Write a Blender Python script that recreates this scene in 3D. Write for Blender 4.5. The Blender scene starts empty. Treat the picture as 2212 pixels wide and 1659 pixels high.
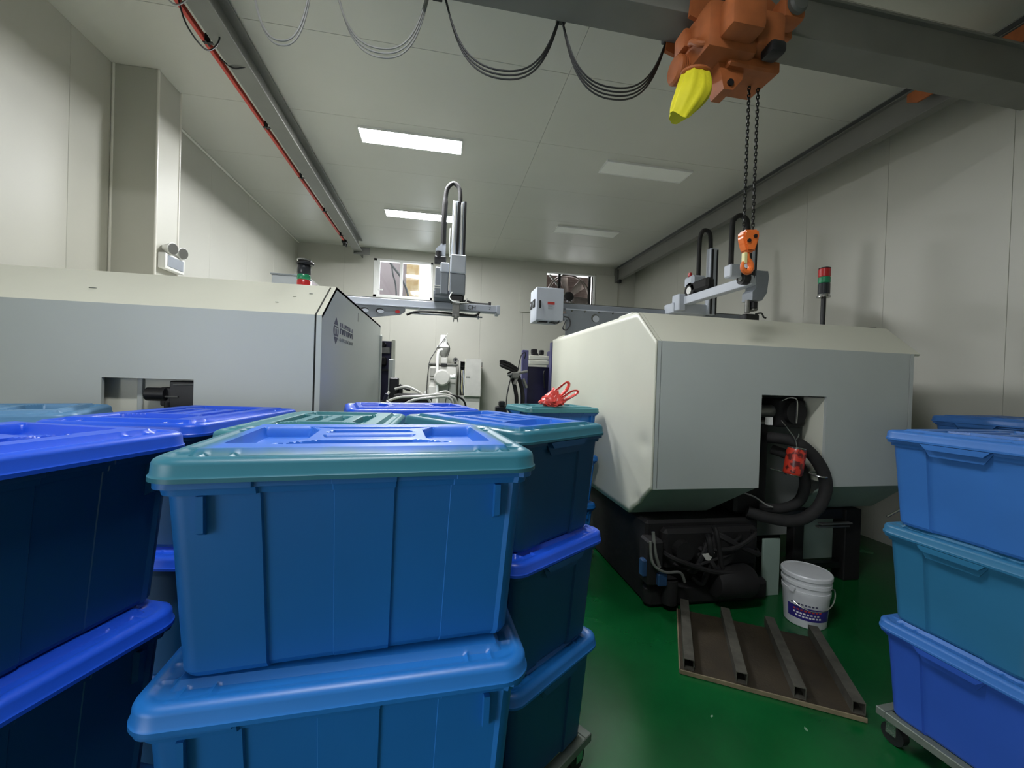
import bpy, bmesh, math, random
from mathutils import Vector, Matrix, noise

random.seed(7)
SC = bpy.context.scene
COL = SC.collection
PI = math.pi

# ------------------------------------------------------------------ camera
cam_d = bpy.data.cameras.new('camera')
cam_d.sensor_fit = 'HORIZONTAL'
cam_d.sensor_width = 36.0
cam_d.lens = 880.0 * 36.0 / 2212.0
cam_d.clip_start = 0.02
cam = bpy.data.objects.new('camera', cam_d)
COL.objects.link(cam)
yaw, pitch, roll = 0.1772, -0.0101, 0.0325
fwd = Vector((math.sin(yaw) * math.cos(pitch), math.cos(yaw) * math.cos(pitch), math.sin(pitch)))
r0 = Vector((math.cos(yaw), -math.sin(yaw), 0))
u0 = r0.cross(fwd)
rt = r0 * math.cos(roll) + u0 * math.sin(roll)
up = u0 * math.cos(roll) - r0 * math.sin(roll)
cam.matrix_world = Matrix(((rt.x, up.x, -fwd.x, 0), (rt.y, up.y, -fwd.y, 0), (rt.z, up.z, -fwd.z, 1.6), (0, 0, 0, 1)))
SC.camera = cam

# ------------------------------------------------------------------ world and exposure
W = bpy.data.worlds.new('daylight')
SC.world = W
W.use_nodes = True
W.node_tree.nodes['Background'].inputs[0].default_value = (0.93, 0.96, 1.0, 1)
W.node_tree.nodes['Background'].inputs[1].default_value = 6.3
SC.view_settings.view_transform = 'Standard'
SC.view_settings.look = 'None'
SC.view_settings.gamma = 1.0
SC.view_settings.use_curve_mapping = False
SC.view_settings.exposure = 0.0
LAMP_STRENGTH = 140.0

# ------------------------------------------------------------------ materials
def lin(c):
    return tuple(((v / 255) / 12.92 if v <= 10.3 else (((v / 255) + 0.055) / 1.055) ** 2.4) for v in c) + (1,)

def mat(name, rgb, rough=0.5, metal=0.0, var=0.06, scale=6.0, bump=0.0, bscale=80.0, rgb2=None, thr=(0.45, 0.6), rvar=0.0, spec=0.5, coat=0.0):
    m = bpy.data.materials.new(name)
    m.use_nodes = True
    nt = m.node_tree
    b = nt.nodes['Principled BSDF']
    b.inputs['Roughness'].default_value = rough
    b.inputs['Metallic'].default_value = metal
    b.inputs['Specular IOR Level'].default_value = spec
    b.inputs['Coat Weight'].default_value = coat
    tc = nt.nodes.new('ShaderNodeTexCoord')
    nz = nt.nodes.new('ShaderNodeTexNoise')
    nz.inputs['Scale'].default_value = scale
    nz.inputs['Detail'].default_value = 5
    nt.links.new(tc.outputs['Object'], nz.inputs['Vector'])
    rp = nt.nodes.new('ShaderNodeValToRGB')
    c = lin(rgb)
    if rgb2 is None:
        rp.color_ramp.elements[0].position = 0.3
        rp.color_ramp.elements[1].position = 0.7
        rp.color_ramp.elements[0].color = tuple(max(0, v * (1 - var)) for v in c[:3]) + (1,)
        rp.color_ramp.elements[1].color = tuple(min(1, v * (1 + var)) for v in c[:3]) + (1,)
    else:
        rp.color_ramp.elements[0].position = thr[0]
        rp.color_ramp.elements[1].position = thr[1]
        rp.color_ramp.elements[0].color = c
        rp.color_ramp.elements[1].color = lin(rgb2)
    nt.links.new(nz.outputs['Fac'], rp.inputs['Fac'])
    nt.links.new(rp.outputs['Color'], b.inputs['Base Color'])
    if rvar:
        mr = nt.nodes.new('ShaderNodeMapRange')
        mr.inputs['To Min'].default_value = max(0.02, rough - rvar)
        mr.inputs['To Max'].default_value = min(1, rough + rvar)
        nt.links.new(nz.outputs['Fac'], mr.inputs['Value'])
        nt.links.new(mr.outputs['Result'], b.inputs['Roughness'])
    if bump:
        n2 = nt.nodes.new('ShaderNodeTexNoise')
        n2.inputs['Scale'].default_value = bscale
        nt.links.new(tc.outputs['Object'], n2.inputs['Vector'])
        bp = nt.nodes.new('ShaderNodeBump')
        bp.inputs['Strength'].default_value = bump
        bp.inputs['Distance'].default_value = 0.01
        nt.links.new(n2.outputs['Fac'], bp.inputs['Height'])
        nt.links.new(bp.outputs['Normal'], b.inputs['Normal'])
    return m

def emit(name, rgb, strength):
    m = bpy.data.materials.new(name)
    m.use_nodes = True
    b = m.node_tree.nodes['Principled BSDF']
    b.inputs['Base Color'].default_value = lin(rgb)
    b.inputs['Emission Color'].default_value = lin(rgb)
    b.inputs['Emission Strength'].default_value = strength
    return m

def glassmat(name, tint=(245, 248, 250), gl=0.08):
    m = bpy.data.materials.new(name)
    m.use_nodes = True
    nt = m.node_tree
    nt.nodes.remove(nt.nodes['Principled BSDF'])
    tr = nt.nodes.new('ShaderNodeBsdfTransparent')
    tr.inputs[0].default_value = lin(tint)
    g = nt.nodes.new('ShaderNodeBsdfGlossy')
    g.inputs['Roughness'].default_value = 0.05
    mx = nt.nodes.new('ShaderNodeMixShader')
    mx.inputs[0].default_value = gl
    nt.links.new(tr.outputs[0], mx.inputs[1])
    nt.links.new(g.outputs[0], mx.inputs[2])
    nt.links.new(mx.outputs[0], nt.nodes['Material Output'].inputs[0])
    return m

M = {}
M['wall'] = mat('wall_panel_paint', (188, 187, 176), 0.42, var=0.025, scale=1.5, rvar=0.05)
M['ceil'] = mat('ceiling_panel_paint', (198, 197, 187), 0.36, var=0.025, scale=1.2, rvar=0.05)
M['seam'] = mat('seam_core_grey', (150, 148, 138), 0.7)  # grey core showing between the panels
M['trimw'] = mat('white_aluminium_trim', (225, 222, 212), 0.22, var=0.02)
M['floor'] = mat('green_epoxy_floor', (8, 78, 36), 0.24, var=0.22, scale=2.2, bump=0.05, bscale=25, rvar=0.09)
M['speck'] = mat('pale_floor_scuff', (110, 140, 115), 0.6)
M['cream'] = mat('cream_machine_paint', (216, 216, 200), 0.36, var=0.025, scale=2.5, rvar=0.05)
M['greycov'] = mat('cool_lit_machine_paint', (182, 188, 184), 0.38, var=0.025, scale=2.5, rvar=0.05)  # machine paint with the bluish grey cast of the light painted in
M['dgreen'] = mat('green_grey_plate_and_shaded_skirt', (140, 158, 148), 0.45, var=0.05)  # lower bevels' shade painted in; stand and floor plates share the grey
M['gap'] = mat('black_rubber_seam', (28, 30, 28), 0.8)
M['black'] = mat('black_oily_steel', (15, 13, 14), 0.72, var=0.4, scale=12, rvar=0.15)
M['blackp'] = mat('black_plastic', (24, 24, 26), 0.45, var=0.2)
M['hose'] = mat('black_rubber_hose', (32, 31, 31), 0.8, var=0.25, scale=20)
M['navy'] = mat('navy_blue_platen_paint', (38, 36, 70), 0.45, var=0.15, scale=5)
M['purple'] = mat('purple_blue_post_paint', (74, 73, 114), 0.42, var=0.08)
M['steel'] = mat('dull_steel', (130, 130, 126), 0.42, metal=0.6, var=0.2, scale=14, rvar=0.12)
M['chrome'] = mat('polished_steel', (190, 190, 188), 0.2, metal=0.9, var=0.05)
M['rail'] = mat('grey_crane_rail_paint', (118, 118, 112), 0.42, var=0.1, scale=3, rvar=0.1)
M['raild'] = mat('dark_grey_crane_paint', (92, 93, 88), 0.55, var=0.1, scale=4)
M['railw'] = mat('wall_grey_rail_paint', (116, 115, 109), 0.6, var=0.06, scale=3)
M['bridge'] = mat('bridge_grey_paint', (120, 119, 112), 0.6, var=0.08, scale=3)
M['railr'] = mat('near_black_rail_paint', (58, 60, 60), 0.45, var=0.1, scale=4)
M['red'] = mat('red_conductor_bar', (196, 66, 52), 0.5, var=0.12, scale=9)
M['orange'] = mat('orange_hoist_paint', (168, 94, 48), 0.62, var=0.16, scale=9, rvar=0.1)
M['orangeh'] = mat('bright_orange_hook_paint', (232, 116, 50), 0.35, var=0.1)
M['yellow'] = mat('yellow_nylon_cloth', (232, 222, 40), 0.7, var=0.08, bump=0.3, bscale=30)
M['chain'] = mat('dark_steel_chain', (46, 46, 44), 0.4, metal=0.7, var=0.3)
M['cable'] = mat('grey_cable_sheath', (150, 150, 146), 0.5)
M['cabled'] = mat('dark_cable_sheath', (38, 39, 40), 0.5)
M['robot'] = mat('light_blue_grey_robot_paint', (186, 192, 202), 0.35, var=0.03)
M['robotd'] = mat('mid_grey_robot_paint', (132, 138, 146), 0.4, var=0.05)
M['white'] = mat('white_paint', (232, 232, 228), 0.4, var=0.02)
M['dryer'] = mat('grey_white_dryer_paint', (196, 195, 188), 0.4, var=0.06, scale=6)
M['glassy'] = mat('smoky_clear_plastic', (150, 150, 144), 0.15, var=0.1)
M['redlens'] = mat('red_lamp_lens', (176, 42, 44), 0.25)
M['greenlens'] = mat('green_lamp_lens', (38, 128, 88), 0.25)
M['smoke'] = mat('smoky_lamp_lens', (42, 44, 48), 0.2)
M['print'] = mat('dark_blue_print', (66, 66, 92), 0.55, var=0.1)
M['printg'] = mat('faded_grey_print', (138, 142, 138), 0.55, var=0.1)
M['redp'] = mat('red_label_print', (190, 62, 56), 0.5)
M['bag'] = mat('red_thin_plastic', (238, 84, 76), 0.25, var=0.1, scale=14, bump=0.25, bscale=40)
M['can'] = mat('red_can_print', (206, 62, 44), 0.3, rgb2=(92, 34, 32), thr=(0.5, 0.56), scale=22)
M['rust'] = mat('rusty_brown_plate', (46, 38, 24), 0.7, var=0.3, scale=7, bump=0.2)
M['tube'] = mat('weathered_galvanised_tube', (84, 82, 74), 0.55, metal=0.35, var=0.3, scale=16, bump=0.1)
M['bucket'] = mat('translucent_white_bucket_plastic', (206, 208, 210), 0.35, var=0.06, scale=8)
M['blab'] = mat('blue_violet_label', (52, 42, 128), 0.35, var=0.08)
M['wood'] = mat('pale_worn_wood_edge', (112, 102, 78), 0.7, var=0.2, scale=15)
M['dolly'] = mat('grey_green_dolly_steel', (104, 112, 104), 0.5, metal=0.3, var=0.2, scale=10)
M['amber'] = mat('pale_yellow_tag', (222, 214, 150), 0.5)
M['bluebit'] = mat('blue_valve_body', (36, 66, 100), 0.4, var=0.15)
M['ygreen'] = mat('yellow_fitting', (206, 200, 60), 0.4)
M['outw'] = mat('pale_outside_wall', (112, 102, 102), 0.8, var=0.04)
M['outy'] = mat('yellow_outside_wall', (128, 104, 66), 0.8, rgb2=(140, 124, 92), thr=(0.4, 0.6), scale=9)
M['outb'] = mat('bright_outside_wall', (246, 246, 246), 0.8, var=0.02)
M['vent'] = mat('galvanised_fan_metal', (150, 140, 134), 0.3, metal=0.8, var=0.2, scale=9)
M['yard'] = mat('yard_concrete', (150, 148, 142), 0.9, var=0.1)
M['louvre'] = mat('dull_brown_louvre_metal', (92, 80, 74), 0.4, metal=0.3, var=0.2, scale=12)
M['led'] = emit('lit_lamp_diffuser', (250, 252, 255), LAMP_STRENGTH)
M['led_added'] = emit('added_lamp_diffuser', (250, 252, 255), LAMP_STRENGTH * 0.7)  # dimmer diffuser for the lamp added above the camera
M['ledoff'] = mat('unlit_lamp_diffuser', (238, 238, 230), 0.4, var=0.01)
M['glass'] = glassmat('window_glass')
# storage bin plastics: clean blues, teals, and teal lids turning blue towards the middle
M['b_mid'] = mat('mid_blue_plastic', (26, 104, 178), 0.42, var=0.07, scale=3)
M['b_sat'] = mat('royal_blue_plastic', (30, 84, 212), 0.36, var=0.06, scale=3)
M['b_royal'] = mat('muted_royal_blue_plastic', (38, 76, 164), 0.42, var=0.07, scale=3)
M['b_dusty'] = mat('dusty_mid_blue_plastic', (46, 100, 168), 0.45, var=0.08, scale=3)
M['b_teal'] = mat('teal_blue_plastic', (38, 100, 136), 0.42, var=0.07, scale=3)
M['b_green'] = mat('green_teal_plastic', (58, 124, 132), 0.42, var=0.08, scale=3)
M['b_navy'] = mat('deep_blue_plastic', (24, 76, 120), 0.42, var=0.07, scale=3)
M['b_grey'] = mat('dusty_grey_blue_plastic', (82, 130, 168), 0.45, var=0.08, scale=4)
M['b_bicolour'] = mat('teal_plastic_blue_in_the_middle', (44, 108, 126), 0.4, rgb2=(44, 108, 206), thr=(0.42, 0.58), scale=3.2)
def two_tone(m):
    nt = m.node_tree
    rp = next(n for n in nt.nodes if n.type == 'VALTORGB')
    nz = next(n for n in nt.nodes if n.type == 'TEX_NOISE')
    tc = next(n for n in nt.nodes if n.type == 'TEX_COORD')
    sx = nt.nodes.new('ShaderNodeSeparateXYZ')
    nt.links.new(tc.outputs['Object'], sx.inputs[0])
    def math_(op, a, b):
        n = nt.nodes.new('ShaderNodeMath')
        n.operation = op
        for k, v in enumerate((a, b)):
            if v is None:
                continue
            if isinstance(v, (int, float)):
                n.inputs[k].default_value = v
            else:
                nt.links.new(v, n.inputs[k])
        return n.outputs[0]
    ax = math_('DIVIDE', math_('ABSOLUTE', sx.outputs[0], None), .30)
    ay = math_('DIVIDE', math_('ABSOLUTE', sx.outputs[1], None), .205)
    mx = math_('MAXIMUM', ax, ay)
    d = math_('MULTIPLY', math_('SUBTRACT', 1.0, mx), 2.0)
    f = math_('ADD', d, math_('MULTIPLY', nz.outputs['Fac'], 0.9))
    for l in list(rp.inputs['Fac'].links):
        nt.links.remove(l)
    nt.links.new(f, rp.inputs['Fac'])
two_tone(M['b_bicolour'])

# ------------------------------------------------------------------ mesh helpers
class B:
    def __init__(s):
        s.bm = bmesh.new()
    def box(s, x0, x1, y0, y1, z0, z1, bv=0.0, seg=1, mx=None):
        r = bmesh.ops.create_cube(s.bm, size=1)
        vs = r['verts']
        for v in vs:
            v.co = Vector(((x0 + x1) / 2 + v.co.x * (x1 - x0), (y0 + y1) / 2 + v.co.y * (y1 - y0), (z0 + z1) / 2 + v.co.z * (z1 - z0)))
            if mx is not None:
                v.co = mx @ v.co
        if bv:
            es = list({e for v in vs for e in v.link_edges})
            bmesh.ops.bevel(s.bm, geom=es, offset=bv, segments=seg, affect='EDGES', profile=0.5)
        return s
    def cyl(s, p0, p1, r0, r1=None, n=20, caps=True):
        p0, p1 = Vector(p0), Vector(p1)
        r1 = r0 if r1 is None else r1
        d = (p1 - p0).normalized()
        a = d.orthogonal().normalized()
        b = d.cross(a)
        A = [s.bm.verts.new(p0 + (a * math.cos(2 * PI * i / n) + b * math.sin(2 * PI * i / n)) * r0) for i in range(n)]
        C = [s.bm.verts.new(p1 + (a * math.cos(2 * PI * i / n) + b * math.sin(2 * PI * i / n)) * r1) for i in range(n)]
        for i in range(n):
            s.bm.faces.new((A[i], A[(i + 1) % n], C[(i + 1) % n], C[i]))
        if caps:
            s.bm.faces.new(A[::-1])
            s.bm.faces.new(C)
        return s
    def tube(s, pts, r, n=8, smooth=0, closed=False):
        P = [Vector(p) for p in pts]
        if smooth:
            Q = []
            m = len(P)
            rng = range(m if closed else m - 1)
            for i in rng:
                a = P[(i - 1) % m] if (closed or i > 0) else P[0]
                b, c = P[i], P[(i + 1) % m]
                d = P[(i + 2) % m] if (closed or i + 2 < m) else P[-1]
                for k in range(smooth):
                    t = k / smooth
                    Q.append(0.5 * ((2 * b) + (c - a) * t + (2 * a - 5 * b + 4 * c - d) * t * t + (3 * b - a - 3 * c + d) * t ** 3))
            if not closed:
                Q.append(P[-1])
            P = Q
        m = len(P)
        rings = []
        a = None
        for i in range(m):
            if closed:
                d = P[(i + 1) % m] - P[(i - 1) % m]
            else:
                d = P[min(i + 1, m - 1)] - P[max(i - 1, 0)]
            if d.length < 1e-9:
                d = Vector((0, 0, 1))
            d.normalize()
            if a is None:
                a = d.orthogonal().normalized()
            a = (a - d * a.dot(d))
            a = a.normalized() if a.length > 1e-6 else d.orthogonal().normalized()
            b = d.cross(a)
            rr = r(i / max(1, m - 1)) if callable(r) else r
            rings.append([s.bm.verts.new(P[i] + (a * math.cos(2 * PI * k / n) + b * math.sin(2 * PI * k / n)) * rr) for k in range(n)])
        for i in range(m if closed else m - 1):
            A, C = rings[i], rings[(i + 1) % m]
            for k in range(n):
                s.bm.faces.new((A[k], A[(k + 1) % n], C[(k + 1) % n], C[k]))
        if not closed:
            s.bm.faces.new(rings[0][::-1])
            s.bm.faces.new(rings[-1])
        return s
    def prism(s, poly, axis, lo, hi):
        def pt(p, h):
            return {'x': (h, p[0], p[1]), 'y': (p[0], h, p[1]), 'z': (p[0], p[1], h)}[axis]
        A = [s.bm.verts.new(pt(p, lo)) for p in poly]
        C = [s.bm.verts.new(pt(p, hi)) for p in poly]
        n = len(poly)
        s.bm.faces.new(A[::-1])
        s.bm.faces.new(C)
        for i in range(n):
            s.bm.faces.new((A[i], A[(i + 1) % n], C[(i + 1) % n], C[i]))
        return s
    def lathe(s, prof, c, axis='z', n=24):
        c = Vector(c)
        rings = []
        for r, h in prof:
            ring = []
            for k in range(n):
                x, y = r * math.cos(2 * PI * k / n), r * math.sin(2 * PI * k / n)
                o = {'z': (x, y, h), 'x': (h, x, y), 'y': (x, h, y)}[axis]
                ring.append(s.bm.verts.new(c + Vector(o)))
            rings.append(ring)
        for A, C in zip(rings, rings[1:]):
            for k in range(n):
                s.bm.faces.new((A[k], A[(k + 1) % n], C[(k + 1) % n], C[k]))
        s.bm.faces.new(rings[0][::-1])
        s.bm.faces.new(rings[-1])
        return s
    def move(s, mx):
        bmesh.ops.transform(s.bm, matrix=mx, verts=s.bm.verts)
        return s

ORG = {}
def to_mesh(name, b, org, smooth):
    bm = b.bm
    bmesh.ops.recalc_face_normals(bm, faces=bm.faces)
    if org.length:
        bmesh.ops.translate(bm, verts=bm.verts, vec=-org)
    me = bpy.data.meshes.new(name)
    bm.to_mesh(me)
    bm.free()
    if smooth:
        me.shade_smooth()
        me.set_sharp_from_angle(angle=math.radians(smooth if smooth > 1 else 35))
    return me

def obj(name, b, m, parent=None, smooth=0, label=None):
    org = ORG.get(parent, Vector((0, 0, 0))) if parent else Vector((0, 0, 0))
    me = to_mesh(name, b, org, smooth)
    o = bpy.data.objects.new(name, me)
    COL.objects.link(o)
    if m:
        me.materials.append(M[m])
    if parent:
        o.parent = parent
        ORG[o] = org
    if label:
        o['label'] = label
    return o

def tag(o, label, cat=None, group=None, kind=None):
    o['label'] = label
    if cat:
        o['category'] = cat
    if group:
        o['group'] = group
    if kind:
        o['kind'] = kind
    return o

def thing(name, loc, label, cat, group=None, kind=None, rz=0.0, local=False):
    o = bpy.data.objects.new(name, None)
    o.empty_display_size = 0.1
    o.location = loc
    o.rotation_euler = (0, 0, rz)
    COL.objects.link(o)
    ORG[o] = Vector((0, 0, 0)) if local else Vector(loc)
    return tag(o, label, cat, group, kind)

def inst(name, me, parent, m=None, mx=None):
    o = bpy.data.objects.new(name, me)
    COL.objects.link(o)
    o.parent = parent
    if mx is not None:
        o.matrix_local = mx
    if m:
        o.material_slots[0].link = 'OBJECT'
        o.material_slots[0].material = M[m]
    return o

def text(name, body, size, m, parent, mx, width=None, bold=0.0):
    cu = bpy.data.curves.new(name, 'FONT')
    cu.body = body
    cu.size = size
    cu.extrude = 0.001
    cu.offset = bold
    t = bpy.data.objects.new(name, cu)
    COL.objects.link(t)
    dg = bpy.context.evaluated_depsgraph_get()
    dg.update()
    me = bpy.data.meshes.new_from_object(t.evaluated_get(dg))
    bpy.data.objects.remove(t)
    bpy.data.curves.remove(cu)
    xs = [v.co.x for v in me.vertices]
    if width and xs:
        k = width / (max(xs) - min(xs))
        for v in me.vertices:
            v.co.x = (v.co.x - min(xs)) * k
    org = ORG.get(parent, Vector((0, 0, 0)))
    me.transform(Matrix.Translation(-org) @ mx)
    me.materials.clear()
    me.materials.append(M[m])
    o = bpy.data.objects.new(name, me)
    COL.objects.link(o)
    o.parent = parent
    ORG[o] = org
    return o

def frame_mx(o, x, y):
    x, y = Vector(x).normalized(), Vector(y).normalized()
    z = x.cross(y)
    return Matrix(((x.x, y.x, z.x, o[0]), (x.y, y.y, z.y, o[1]), (x.z, y.z, z.z, o[2]), (0, 0, 0, 1)))

# ------------------------------------------------------------------ room shell
XL, XR, YB, YF, ZC = -3.05, 4.68, 9.4, -3.6, 4.4
G = 0.001
o = obj('floor', B().box(XL - .2, XR + .2, YF - .2, YB + .2, -.12, 0), 'floor')
tag(o, 'glossy green painted epoxy floor of the workshop', 'floor', kind='structure')
for (x, y, a, l) in ((1.86, 1.30, .3, .02), (1.75, 1.62, 1.2, .015), (1.55, 1.42, .8, .012), (2.0, 1.2, .2, .025), (1.35, 1.75, .5, .012), (1.15, 1.45, 1.0, .014)):
    obj('paint_scuff', B().prism([(x + l * math.cos(a + t) * k, y + l * math.sin(a + t) * k) for t, k in ((0, 1), (1.2, .45), (2.4, .5), (3.3, .9), (4.4, .4), (5.3, .5))], 'z', 0.0002, 0.001), 'speck', o)

def strips(lo, hi, first, pitch):
    s = first - math.ceil((first - lo) / pitch) * pitch
    cuts = [lo]
    while s < hi - .05:
        if s > lo + .05:
            cuts.append(s)
        s += pitch
    return cuts + [hi]

def panel_wall(name, axis, pos, out, lo, hi, z0, z1, first, pitch, holes, label, m='wall', pname='wall_panel'):
    """vertical wall of separate panels on the plane axis=pos; out = direction away from the room"""
    root = thing(name, (pos if axis == 'x' else (lo + hi) / 2, pos if axis == 'y' else (lo + hi) / 2, 0), label, 'wall', kind='structure')
    bk = B()
    def bx(b, a0, a1, c0, c1, d0, d1, bv=0):
        q0, q1 = sorted((pos + out * d0, pos + out * d1))
        if axis == 'x':
            b.box(q0, q1, a0, a1, c0, c1, bv)
        else:
            b.box(a0, a1, q0, q1, c0, c1, bv)
    def rects(a0, a1):
        ys = sorted({z0, z1, *[h[2] for h in holes], *[h[3] for h in holes]})
        xs = sorted({a0, a1, *[min(max(h[k], a0), a1) for h in holes for k in (0, 1)]})
        for i in range(len(xs) - 1):
            run = None
            for j in range(len(ys) - 1):
                cx, cz = (xs[i] + xs[i + 1]) / 2, (ys[j] + ys[j + 1]) / 2
                hole = any(h[0] < cx < h[1] and h[2] < cz < h[3] for h in holes)
                if not hole:
                    run = [ys[j], ys[j + 1]] if run is None else [run[0], ys[j + 1]]
                if (hole or j == len(ys) - 2) and run:
                    yield xs[i], xs[i + 1], run[0], run[1]
                    run = None
    for q in rects(lo, hi):
        bx(bk, *q, .03, .10)
    obj('wall_core', bk, 'seam', root)
    cuts = strips(lo, hi, first, pitch)
    for a0, a1 in zip(cuts, cuts[1:]):
        b = B()
        qs = list(rects(a0 + G, a1 - G))
        for q in qs:
            bx(b, *q, 0, .03, .002 if len(qs) == 1 else 0)
        obj(pname, b, m, root)
    return root

DOOR = (-2.75, -.25, -.01, 2.7)
wl = panel_wall('wall_left', 'x', XL, -1, YF, YB, 0, ZC, 6.06, 1.05, [DOOR], 'pale grey left wall of tall glossy sandwich panels')
wr = panel_wall('wall_right', 'x', XR, 1, YF, YB, 0, ZC, 3.63, .98, [], 'pale grey right wall of tall sandwich panels behind the machine')
WIN1 = (-1.49, -.21, 3.33, 4.18)
WIN2 = (2.42, 3.59, 3.10, 4.18)
WIN3 = (-2.98, -2.60, 3.20, 3.70)
wb = panel_wall('wall_back', 'y', YB, 1, XL - .1, XR + .1, 0, ZC, .89, 1.0, [WIN1, WIN2, WIN3], 'pale back wall of sandwich panels with high windows')
wf = panel_wall('wall_front', 'y', YF, -1, XL - .1, XR + .1, 0, ZC, .5, 1.0, [], 'pale panel wall behind the photographer')

ce = thing('ceiling', (0.8, 3, ZC), 'grey white panelled ceiling of the workshop', 'ceiling', kind='structure')
obj('ceiling_core', B().box(XL - .2, XR + .2, YF - .2, YB + .2, ZC + .03, ZC + .15), 'seam', ce)
cy = strips(YF - .1, YB + .1, 4.71, 1.105)
for a0, a1 in zip(cy, cy[1:]):
    for x0, x1 in ((XL - .1, 1.08), (1.08, XR + .1)):
        obj('ceiling_panel', B().box(x0 + .0015, x1 - .0015, a0 + .0015, a1 - .0015, ZC, ZC + .03, .0015), 'ceil', ce)

# projecting column on the left wall with rounded corner trims
co = thing('wall_column', (XL + .19, 4.55, 0), 'grey boxed column projecting from the left wall', 'column', kind='structure')
obj('column_casing', B().box(XL - .01, -2.67, 4.386, 4.72, 0, ZC, .004), 'wall', co)
for (x, y) in ((-2.672, 4.388), (-2.672, 4.718)):
    obj('corner_trim', B().cyl((x, y, 0), (x, y, ZC - .002), .012, n=12), 'trimw', co, smooth=1)
obj('corner_trim', B().cyl((XL + .012, 4.386, 0), (XL + .012, 4.386, ZC - .002), .012, n=12), 'trimw', co, smooth=1)
o = obj('trim_1', B().tube([(XL + .015, 4.73, ZC - .015), (XL + .015, YB, ZC - .015)], .016, 10), 'trimw', smooth=1)
tag(o, 'thin white trim along the left wall below the ceiling', 'trim', kind='structure')
o = obj('trim_2', B().tube([(XR - .012, YF, ZC - .012), (XR - .012, YB, ZC - .012)], .012, 10), 'trimw', smooth=1)
tag(o, 'thin trim along the right wall below the ceiling', 'trim', kind='structure')

# unseen doorway added behind the photographer to light near bins and machine fronts
d1 = thing('added_door', (XL, (DOOR[0] + DOOR[1]) / 2, 0), 'unseen open doorway added in the left wall for daylight', 'door', kind='structure')
for q in ((DOOR[0] - .06, DOOR[0], 0, DOOR[3] + .06), (DOOR[1], DOOR[1] + .06, 0, DOOR[3] + .06), (DOOR[0], DOOR[1], DOOR[3], DOOR[3] + .06)):
    obj('door_frame', B().box(XL - .12, XL + .02, q[0], q[1], q[2], q[3], .004), 'trimw', d1)
o = obj('yard_ground', B().box(-16, XL - .2, -12, 9, -.12, -.005), 'yard')
tag(o, 'pale concrete yard outside the added doorway', 'ground', kind='structure')

# windows
w1 = thing('window_1', ((WIN1[0] + WIN1[1]) / 2, YB, WIN1[2]), 'white framed sliding window, bright with daylight, behind the left robot', 'window', kind='structure')
x0, x1, z0, z1 = WIN1
for q in ((x0, x0 + .07, z0, z1), (x1 - .05, x1, z0, z1), (x0, x1, z0, z0 + .06), (x0, x1, z1 - .05, z1)):
    obj('frame', B().box(q[0], q[1], YB - .015, YB + .09, q[2], q[3], .004), 'white', w1)
obj('sash', B().box(x0 + .07, x0 + .13, YB + .01, YB + .05, z0 + .06, z1 - .05, .004), 'white', w1)
obj('sash', B().box(x0 + .56, x0 + .62, YB + .01, YB + .05, z0 + .06, z1 - .05, .004), 'white', w1)
obj('handle', B().box(x0 + .10, x0 + .20, YB - .01, YB + .012, z0 + .16, z0 + .185, .003), 'white', w1)
obj('pane', B().box(x0 + .13, x0 + .56, YB + .026, YB + .032, z0 + .06, z1 - .05), 'glass', w1)
obj('pane', B().box(x0 + .62, x1 - .05, YB + .046, YB + .052, z0 + .06, z1 - .05), 'glass', w1)
w3 = thing('window_3', ((WIN3[0] + WIN3[1]) / 2, YB, WIN3[2]), 'small bright window with a cut upper corner in the far left corner', 'window', kind='structure')
x0, x1, z0, z1 = WIN3
obj('pane', B().box(x0, x1, YB + .04, YB + .046, z0, z1), 'glass', w3)
obj('corner_infill', B().prism([(x0 + .12, z1), (x1, z1), (x1, z1 - .20)], 'y', YB - .004, YB + .06), 'wall', w3)
obj('frame', B().prism([(x0 + .10, z1), (x0 + .12, z1), (x1, z1 - .2), (x1, z1 - .24)], 'y', YB - .02, YB + .02), 'white', w3)

w2 = thing('window_2', ((WIN2[0] + WIN2[1]) / 2, YB, WIN2[2]), 'window opening filled by a wall exhaust fan above the right robot', 'window', kind='structure')
x0, x1, z0, z1 = WIN2
obj('cover_panel', B().box(1.80, x0 + .01, YB - .03, YB - .001, 3.20, 4.19, .004), 'wall', w2)
obj('cover_panel', B().box(x1 + .06, 4.23, YB - .03, YB - .001, 3.20, 4.215, .004), 'wall', w2)
obj('frame', B().box(x1, x1 + .05, YB - .04, YB + .06, z0, z1, .004), 'white', w2)
obj('frame', B().box(x0, x1, YB - .02, YB + .06, z1 - .02, z1 + .01, .004), 'white', w2)

fan = thing('exhaust_fan', ((x0 + x1) / 2, YB + .1, z0), 'large metal exhaust fan with broad blades in the back wall opening', 'fan')
fc = Vector(((x0 + x1) / 2, YB + .07, (z0 + z1) / 2))
R_ = .52
obj('ring', B().tube([(fc.x + R_ * math.cos(t), fc.y, fc.z + R_ * math.sin(t)) for t in [2 * PI * i / 40 for i in range(40)]], .03, 8, closed=True), 'vent', fan, smooth=1)
obj('post', B().box(fc.x - .28, fc.x - .22, YB, YB + .05, z0, z1, .004), 'blackp', fan)
obj('post', B().box(x1 - .10, x1 - .04, YB + .02, YB + .08, z0, z1, .004), 'blackp', fan)
obj('brace', B().box(-.6, .6, -.015, .015, -.02, .02, mx=Matrix.Translation((fc.x - .1, YB + .03, fc.z + .05)) @ Matrix.Rotation(math.radians(48), 4, 'Y')), 'chrome', fan)
obj('hub', B().lathe([(.04, -.10), (.11, -.08), (.13, 0), (.11, .06), (.04, .07)], fc, 'y', 24), 'blackp', fan, smooth=1)
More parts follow.
